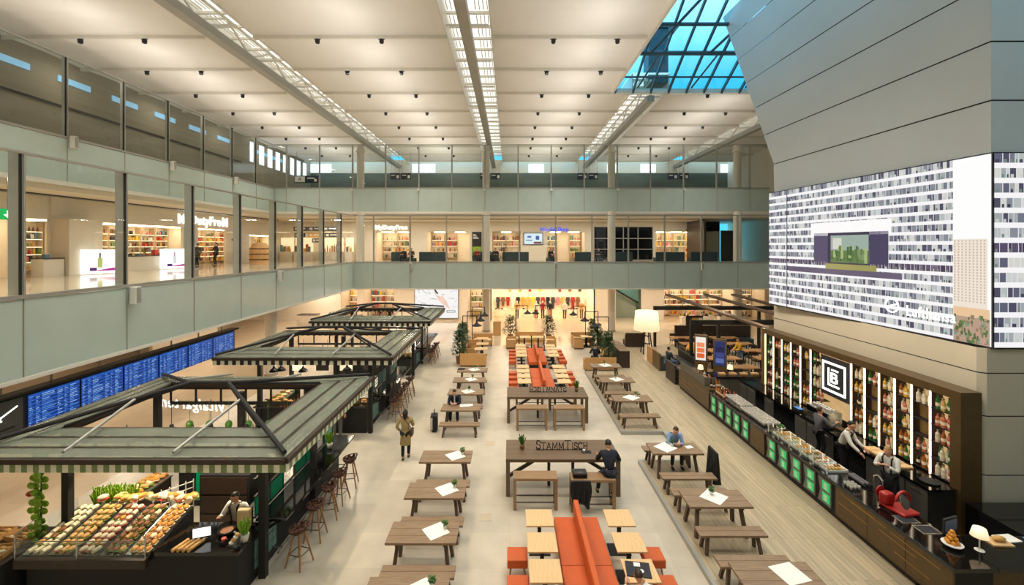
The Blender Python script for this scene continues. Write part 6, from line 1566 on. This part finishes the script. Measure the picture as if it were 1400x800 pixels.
# ---- left, first gallery: frame turned so that shop fronts face +x, local x = world y, local y -> -world x
ML = Matrix(((0,-1,0,0),(1,0,0,0),(0,0,1,0),(0,0,0,1)))      # (x,y,z) -> (-y, x, z)
XS = 23.0
def yl(px): return XS*F/(697-px)
lsec = [(-120,14,'perfume shop at the left picture edge'),(36,68,'shop with lit shelves behind the first glass bay'),(119,250,'long duty free shop of the left gallery'),(271,309,'duty free entrance where two people stand')]
rooms = {-120:(17.0,20.85),36:(21.0,23.9),119:(24.05,32.6),271:(32.75,39.0)}
kk = {-120:('perfume_box','perfume_bottle'),36:('gift_box','gift_bottle'),119:('retail_box','dutyfree_bottle'),271:('retail_box','dutyfree_bottle')}  # same generic shapes, contents not identified
prev = -3.9
for a, b, d in lsec:
    ya, yb = yl(a), yl(b)
    portal(prev, ya, XS, Z1, 9.44, Mx=ML); portal(ya, yb, XS, 8.35, 9.44, Mx=ML)
    shop(ya, yb, XS+.16, Z1, 8.34, 2.3, d, rzs=ML, rows=6, big=True, room=rooms[a], kinds=kk[a])
    prev = yb
portal(prev, yl(341), XS, Z1, 9.44, Mx=ML)
portal(yl(341), yl(369), XS, 8.0, 9.44, Mx=ML); shop(yl(341), yl(369), XS+.16, Z1, 7.99, 2.3, 'small shop past the white wall of the left gallery', rzs=ML, rows=4, density=.8, room=(39.2,45), kinds=('carton','bottle'))
portal(yl(369), yl(394), XS, Z1, 9.44, Mx=ML)
# projecting wall block beside the shop
struct(MB().box(-XS, -XS+.9, yl(70), yl(118), Z1, 8.35).build('wall_block', M['plaster']))
struct(MB().box(-XS, -XS+.1, yl(68), yl(119), 8.35, 9.44).build('wall_block', M['white_wall']))
# counters of the duty free shops
for i, (a, b) in enumerate(((38,67),(158,248),(344,356))):
    t = thing('shop_counter', 'white shop counter on the left gallery, %s from the camera' % ORD[i], 'counter', (-XS+.45, 0, Z1), group='white shop counters'); MB().box(-.3,.3,yl(a),yl(b),0.0,.85).build('body', M['white_wall'], t); MB().box(-.34,.34,yl(a),yl(b),.851,.9).build('top', M['shop_dark'], t)
    R = random.Random(i); y_ = yl(a)+.3
    while y_ < yl(b)-.3:
        me, cn, kd = R.choice(GM); o = bpy.data.objects.new('counter_item', me); COL.objects.link(o); o.location = (-XS+.45+R.uniform(-.15,.15), y_, Z1+.9); s_ = R.uniform(.12,.3); o.scale = (s_, s_, R.uniform(.12,.35))
        tag(o, '%s %s on the %s white counter of the left gallery' % (cn, kd, ORD[i]), 'goods', 'small goods on the white counters'); y_ += R.uniform(.25,.6)
for i, px in enumerate((136, 238)):
    y = 21.55*F/(697-px)
    t = thing('advert_lightbox', 'glowing white advert box with a bottle and pink ribbon, %s one on the left gallery' % ('nearer' if i == 0 else 'farther'), 'lightbox', (-21.55, y, Z1), PI/2*.62, 'glowing advert boxes')
    MB().box(-.72,.72,-.09,.09,.03,1.3).build('box', M['screen_white'], t)
    m = MB(); m.quad((-.1,-.1,.35),(.1,-.1,.35),(.1,-.1,.85),(-.1,-.1,.85), col=(190,196,110) if i == 0 else (226,226,230)); m.quad((-.035,-.1,.85),(.035,-.1,.85),(.035,-.1,1.12),(-.035,-.1,1.12), col=(40,60,40) if i == 0 else (220,120,170)); m.quad((-.34,-.1,.18),(.68,-.1,.18),(.68,-.1,.36),(.1,-.1,.26), col=(190,40,150)); m.quad((-.4,-.1,.18),(-.12,-.1,.18),(-.12,-.1,.36),(-.4,-.1,.36), col=(90,40,110)); m.build('picture', M['picture'], t)
o = text('MyDutyFree', .95, M['sign_white'], 'shop_sign', None, (-XS+.03, yl(277), 8.85), (PI/2,0,PI/2), ext=.03, bold=.015); tag(o, 'large white lit lettering MyDutyFree on the left gallery', 'sign')
o = text('M', .95, M['sign_white'], 'shop_sign', None, (-XS+.03, yl(305)+.2, 8.85), (PI/2,0,PI/2), ext=.03, bold=.03); tag(o, 'white lit letter mark right of the lettering on the left gallery', 'sign')
person('person in dark clothes at the left of the duty free entrance', (-21.5, 21.3*F/(697-274), Z1), PI/2, h=1.72, top='cloth_black', legs='cloth_black', hair='hair_black', coat=.3)
person('taller person in dark clothes at the right of the duty free entrance', (-21.4, 21.3*F/(697-297), Z1), PI/2+.3, h=1.8, top='cloth_black', legs='cloth_black', hair='hair_brown', hl=(-.2,.35,1.2))
t = thing('black_sculpture', 'slender black figure sculpture on the left gallery', 'sculpture', (-20.8, 33.6, Z1)); MB().path([(.15,0,.0),(-.02,0,.4),(.03,0,1.1),(-.02,0,1.7)], .09).build('figure', M['black'], t); MB().ball((-.06,0,1.95), (.3,.12,.1), n=10, rings=6).build('head', M['black'], t)
t = thing('wicker_display', 'rounded wicker gift display on the left gallery floor', 'display', (-21.2, 37.5, Z1)); MB().lathe([(.75,0),(.75,1.3),(.5,1.7),(.1,1.8)], n=14).build('basket', M['cane'], t)
for k in range(3): MB().lathe([(.78,.3+.45*k),(.78,.38+.45*k)], n=14).build('hoop', M['dark_wood'], t)
# corner: dark hanging signs on the far left
for i, (px, w, zz, mt) in enumerate(((411,1.3,8.6,'sign_navy'),(432,1.5,8.6,'sign_navy'),(452,1.5,8.6,'sign_navy'),(430,1.3,8.0,'sign_amber'),(453,1.4,8.0,'sign_navy'),(409,1.0,8.0,'sign_navy'),(432,1.0,7.5,'sign_navy'))):
    t = thing('wayfinding_sign', '%s wayfinding sign hanging in the gallery corner, %s from the left, %s row' % ('amber' if mt == 'sign_amber' else 'dark', ORD[i % 3], 'top' if zz > 8.3 else 'lower'), 'sign', (xl(px,42)+ 0, 42+(.15 if zz < 8.3 else 0)+(.15 if zz < 7.8 else 0), zz), 0, 'wayfinding signs in the gallery corner')
    MB().box(-w/2,w/2,-.05,.05,-.2,.2).build('panel', M[mt], t); MB().box(-w*.4,-w*.2,-.055,-.051,-.1,.1).box(-w*.1,w*.35,-.055,-.051,-.03,.08).build('lettering', M['cloth_white'], t); MB().tube((0,.0,.2),(0,0,9.44-zz),.012).build('hanger', M['steel'], t)
shop(xl(398,YL), xl(420,YL), YL-.3, Z1, 8.2, .2, 'x', density=0) if False else None
for i, (a, b) in enumerate(((380,397),(400,424),(440,466),(470,480))):
    t = thing('lit_counter_display', 'bright lit display in the far left gallery corner, %s from the left' % ORD[i], 'display', (xl((a+b)/2,43.5), 43.8, Z1), 0, 'lit displays in the gallery corner'); w = (xl(b,43.5)-xl(a,43.5))/2
    MB().box(-w,w,0,.4,0,.9).build('counter', M['white_wall'], t); MB().box(-w,w,.3,.4,.9,2.3).build('lit_back', M['lamp_glow'], t); R = random.Random(i)
    for k in range(7):
        me, cn, kd = R.choice(GM); o = bpy.data.objects.new('goods_'+kd, me); COL.objects.link(o); o.location = (xl((a+b)/2,43.5)-w+.15+k*(2*w-.2)/7, 43.9, Z1+.9); o.scale = (.2,.16,R.uniform(.3,.8)); tag(o, '%s %s on the %s lit display in the gallery corner' % (cn, kd, ORD[i]), 'goods', 'goods on the lit corner displays')
# ---- ground floor, back
YG = 41.5
def xg(px): return (px-697)*YG/F
gs = [(497,539,'shop of small goods behind the farthest kiosk',1,4),(640,666,'narrow shop left of the fashion store',.8,4),(908,1003,'large souvenir shop at the right on the ground floor',1,5),(1015,1046,'shop behind the pergola on the ground floor',1,5),(466,488,'shop at the far left corner of the ground floor',1,4)]
gs.sort(); prev = -25.9
skip = [(567,627),(672,812),(842,877)]
edges = sorted([(a,b,'s',d,q,r) for a,b,d,q,r in gs]+[(672,812,'f','',0,0),(842,877,'e','',0,0)])
for a, b, ty, d, q, r in edges:
    portal(prev, xg(a), YG, 0.001, 3.74, 'plaster')
    if ty == 's': shop(xg(a), xg(b), YG+.16, .001, 3.7, 2.4, d, rows=r, density=q, big=True, kinds=('souvenir_box','souvenir_bottle') if 'souvenir' in d else ('store_box','store_bottle'))
    prev = xg(b)
portal(prev, XE, YG, .001, 3.74, 'plaster')
# tables of goods before the souvenir shop
for i in range(7):
    x = xg(925)+i*.85; t = thing('goods_table', 'low table of bright souvenirs before the souvenir shop, %s from the left' % ORD[i], 'table', (x, 39.6+(i % 2)*.9, 0), 0, 'souvenir tables'); MB().box(-.36,.36,-.3,.3,.0,.7).build('plinth', M['white_wall'], t); R = random.Random(i+50)
    for k in range(8):
        me, cn, kd = R.choice(GM); o = bpy.data.objects.new('souvenir', me); COL.objects.link(o); o.location = (x-.27+.18*(k % 4), 39.6+(i % 2)*.9-.12+.25*(k//4), .70); o.scale = (.15,.15,R.uniform(.15,.4)); tag(o, '%s souvenir %s on the %s low table from the left' % (cn, kd, ORD[i]), 'souvenir', 'souvenirs on the low tables')
# fashion store
fa, fb = xg(672), xg(812)
m = MB(); m.box(fa,fb,YG+4.0,YG+4.1,0,3.74); m.box(fa-.1,fa,YG,YG+4.1,0,3.74); m.box(fb,fb+.1,YG,YG+4.1,0,3.74); struct(m.build('wall_shop', M['shop_wall']))
struct(MB().box(fa,fb,YG+.1,YG+4.1,3.7,3.745).build('ceiling', M['white_wall']))
for k in range(6):
    xc = fa+(fb-fa)*(k+.5)/6; tag(MB().box(xc-.6,xc+.6,YG+.8,YG+3.6,3.62,3.69).build('ceiling_light', M['shop_glow']), 'bright ceiling light of the fashion store, %s from the left' % ORD[k], 'ceiling light', 'ceiling lights of the fashion store')
R = random.Random(77)
def rail(x, y, lab, n, w=1.0):
    t = thing('clothes_rail', lab, 'clothes rail', (x,y,0), 0, 'clothes rails of the fashion store'); MB().path([(-w/2,0,0),(-w/2,0,1.7),(w/2,0,1.7),(w/2,0,0)], .02).build('frame', M['steel'], t)
    for k in range(n):
        c = R.choice(['good_red','good_white','good_dark','good_tan','good_brown','good_yellow','navy']); xx = x-w/2+.08+k*(w-.1)/n; hh = R.uniform(.5,1.0)
        o = MB().add([(0,-.2,0),(0,.2,0),(.05,.2,0),(.05,-.2,0),(-.01,-.14,-hh),(-.01,.14,-hh),(.06,.14,-hh),(.06,-.14,-hh)], [(0,1,2,3),(7,6,5,4),(0,4,5,1),(1,5,6,2),(2,6,7,3),(3,7,4,0)])
    return t
def garment(x, y, z, c, lab, h=.8, w=.42):
    m = MB(); m.prism([(-w/2,0),(w/2,0),(w*.62,-h*.45),(w*.42,-h*.48),(w*.38,-.12),(w*.4,-h),(-w*.4,-h),(-w*.38,-.12),(-w*.42,-h*.48),(-w*.62,-h*.45)], -.05, .05, ax='y')
    o = m.build('hanging_garment', M[c], loc=(x,y,z)); tag(o, lab, 'garment', 'garments in the fashion store'); return o
cl = ['good_dark','good_brown','cloth_red','good_white','navy','food_orange','good_tan','good_yellow','good_dark','cloth_red','navy','good_dark','good_pink','good_tan','good_dark','cloth_red','good_brown','good_white']
cn_ = {'good_dark':'dark','good_brown':'brown','cloth_red':'red','good_white':'white','navy':'navy','food_orange':'orange','good_tan':'tan','good_yellow':'yellow','good_pink':'pink'}
for k, c in enumerate(cl):
    x = fa+.5+(fb-fa-.9)*k/17
    garment(x, YG+3.85, 1.75+.0*(k % 3), c, '%s garment hanging low on the back wall of the fashion store, %s from the left' % (cn_[c], ORD[k]), R.uniform(.8,1.25), .36)
    if k % 2 == 0: garment(x+.2, YG+3.85, 3.0, cl[(k*5+3) % 18], '%s garment hanging high on the back wall of the fashion store, %s from the left' % (cn_[cl[(k*5+3) % 18]], ORD[k//2]), .7, .34)
def mannequin(x, y, top, bot, lab):
    t = thing('mannequin', lab, 'mannequin', (x,y,0), PI, 'shop mannequins')
    MB().lathe([(.10,0.0),(.12,.05)], n=12).build('stand', M['steel'], t); MB().tube((-.09,0,.05),(-.1,0,.9),.06,.085).tube((.09,0,.05),(.1,0,.9),.06,.085).build('legs', M[bot], t)
    MB().lathe([(.17,.88),(.15,1.05),(.2,1.38),(.08,1.48)], n=12, sy=.65).tube((-.2,0,1.38),(-.27,.05,.9),.05,.035).tube((.2,0,1.38),(.27,.05,.9),.05,.035).build('torso', M[top], t)
    MB().ball((0,0,1.6), (.08,.1,.12), n=10, rings=8).tube((0,0,1.44),(0,0,1.55),.045).build('head', M['pot_white'], t)
for i, (px, a, b) in enumerate(((707,'good_tan','good_dark'),(733,'good_white','cloth_red'),(742,'cloth_red','navy'),(752,'navy','cloth_red'),(772,'good_white','good_dark'),(795,'good_tan','good_brown'))):
    mannequin((px-697)*(YG+.9)/F, YG+.9, a, b, 'shop mannequin in a %s top and %s trousers, %s from the left' % (cn_[a], cn_[b], ORD[i]))
for i, px in enumerate((684,722,783)):
    t = thing('display_table', 'pale display table in the fashion store, %s from the left' % ORD[i], 'table', ((px-697)*(YG+1.6)/F, YG+1.9, 0), 0, 'display tables'); MB().box(-.6,.6,-.35,.35,.7,.76).box(-.55,-.5,-.3,.3,0,.7).box(.5,.55,-.3,.3,0,.7).build('frame', M['white_wall'], t)
    for k in range(4):
        o = tag(MB().box(-.11,.11,-.14,.14,0,.12).build('folded_clothes', M[cl[(i*4+k) % 18]], loc=((px-697)*(YG+1.6)/F-.42+.28*k, YG+1.9, .761)), '%s folded pile on the %s display table' % (cn_[cl[(i*4+k) % 18]], ORD[i]), 'clothes', 'folded clothes')
# big advert panel with a face-like swirl
t = thing('wall_advert', 'large lit white advert with dark branching lines and a pale hand', 'advert', (xg(597), YG-.12, 0))
w = (xg(627)-xg(567))/2; MB().box(-w,w,0,.1,.2,3.7).build('frame', M['charcoal'], t)
m = MB(); m.quad((-w+.04,-.005,.24),(w-.04,-.005,.24),(w-.04,-.005,3.66),(-w+.04,-.005,3.66), col=(240,238,236))
R = random.Random(3)
for k in range(60):
    x = R.uniform(-w+.1,w-.3); z = R.uniform(.9,3.5); a = R.uniform(0,PI); l_ = R.uniform(.2,.7); dx, dz = math.cos(a)*l_, math.sin(a)*l_*.6; z2 = min(z+dz,3.6); x2 = max(-w+.06,min(x+dx, w-.06))
    m.quad((x,-.008-.0001*k,z),(x2,-.008-.0001*k,z2),(x2,-.008-.0001*k,z2+.03),(x,-.008-.0001*k,z+.04), col=R.choice([(150,150,152),(70,70,76),(190,190,190)]))
for k in range(14):
    a0 = PI*.6+k*.16; m.quad((.5+.75*math.cos(a0),-.02,3.1+.75*math.sin(a0)),(.5+.75*math.cos(a0+.17),-.02,3.1+.75*math.sin(a0+.17)),(.5+.6*math.cos(a0+.17),-.02,3.1+.6*math.sin(a0+.17)),(.5+.6*math.cos(a0),-.02,3.1+.6*math.sin(a0)), col=(60,50,56))
m.quad((-.1,-.022,2.5),(.2,-.022,1.9),(1.3,-.022,1.0),(.9,-.022,1.9), col=(232,196,176)); m.quad((.2,-.023,1.9),(.5,-.023,2.4),(.9,-.023,1.9),(.6,-.023,1.5), col=(238,206,188))
m.quad((w-1.1,-.024,.75),(w-.3,-.024,.75),(w-.3,-.024,.95),(w-1.1,-.024,.95), col=(50,50,54)); m.quad((w-1.05,-.026,.79),(w-.35,-.026,.79),(w-.35,-.026,.91),(w-1.05,-.026,.91), col=(236,236,236))
m.build('picture', M['picture'], t)
# escalator with green glass
struct(MB().box(xg(830), xg(890), YG+2.2, YG+2.3, 0, 3.74).build('wall_back', M['pale_green_wall']))
t = thing('escalator', 'green lit escalator side rising behind the right hand column', 'escalator', (0, YG+.2, 0)); a, b = xg(842), xg(877)
MB().box(a,b,1.6,1.7,0,3.7).build('back_panel', M['pale_green_wall'], t); o = MB(); o.prism([(a,2.9),(b,1.5),(b,3.7),(a,3.7)], .9, .95, ax='y'); o.build('glass_side', M['teal_tile'], t); MB().bar((a,.85,2.9),(b,.85,1.5),.12,.14).build('handrail', M['matt_black'], t)
# left ground floor wall line with displays
for i, (y0, y1, m_) in enumerate(((12,15,'plaster'),(16,19,'shop_dark'),(27,33,'plaster'))):
    struct(MB().box(-22,-21.8,y0,y1,0,3.74).build('wall_block', M[m_]))
for i, (x, y, z) in enumerate(((-19,25.5,2.0),(-17.5,34,2.3))):
    t = thing('hanging_screen', 'grey screen hanging under the left gallery, %s one' % ('nearer' if i == 0 else 'farther'), 'screen', (x,y,z), .4, 'grey screens under the left gallery'); MB().box(-.6,.6,-.05,.05,0,.6).build('panel', M['charcoal'], t); MB().tube((0,0,.6),(0,0,3.75-z),.02).build('hanger', M['steel'], t)
for i, (x, y) in enumerate(((-17.5,38.5),(-15.2,39.5),(-13.3,37.5))):
    t = thing('shop_kiosk', 'beige promotion counter at the far left of the ground floor, %s from the left' % ORD[i], 'counter', (x,y,0), .2*i, 'promotion counters'); MB().box(-.8,.8,-.4,.4,0,1.0).build('body', M['cane' if i == 1 else 'plaster'], t); MB().box(-.84,.84,-.44,.44,1.0,1.05).build('top', M['dark_wood'], t)
# ---- gallery and shop lighting
for y in range(8, 44, 4): lamp('gallery_downlight', (-17.5, y, 9.4), .8, 60, (1,.9,.78)); lamp('ground_downlight', (-17.5, y, 3.7), .8, 95, (1,.86,.70))
for x in range(-16, 20, 4): lamp('gallery_downlight', (x, 41.5, 9.4), .8, 120, (1,.93,.85)); lamp('ground_downlight', (x, 38.5, 3.7), .8, 120, (1,.88,.74))
for y in range(10, 44, 6): lamp('upper_downlight', (-21.2, y, 16.1), .6, 30, (1,.9,.78))
for y in (10.5, 13.5, 16.5, 20): lamp('bar_fill_light', (9.6, y, 6.5), .3, 55, (1,.8,.58))  # added lamps floating in mid-air without fixtures, warming the bar
lamp('escalator_fill_light', (xg(858), YG+1.0, 3.65), .5, 40, (.9,1,.8))  # added lamp without a fixture, brightens the pale green wall
for x, y in ((13,23),(13,27),(16.5,25),(10,26)): lamp('restaurant_downlight', (x,y,4.2), .3, 40, (1,.78,.52))
for y in (10.3, 17.5, 24.8):
    for x in (-8.6,-6.2): lamp('kiosk_fill_light', (x, y, 2.95), .25, 60, (1,.80,.56))  # added lamps without fixtures, lift the dark kiosk interiors
# ---- look-alikes that still share a label are told apart by their place in the picture
from collections import defaultdict
bpy.context.view_layer.update()
same = defaultdict(list)
for o in S.objects:
    if 'label' in o and 'category' in o: same[o['label']].append(o)
for lab, obs in same.items():
    if len(obs) < 2 or len(obs) > 18: continue
    key = lambda o: (o.matrix_world.translation.x/max(o.matrix_world.translation.y, .5), o.matrix_world.translation.y)
    obs.sort(key=key); n = len(obs)
    for i, o in enumerate(obs):
        if n == 2: e = (', left one', ', right one')[i]
        elif i == 0: e = ', leftmost'
        elif i == n-1: e = ', rightmost'
        else: e = ', %s from left' % ORD[i]
        if len((lab+e).split()) <= 16: o['label'] = lab+e
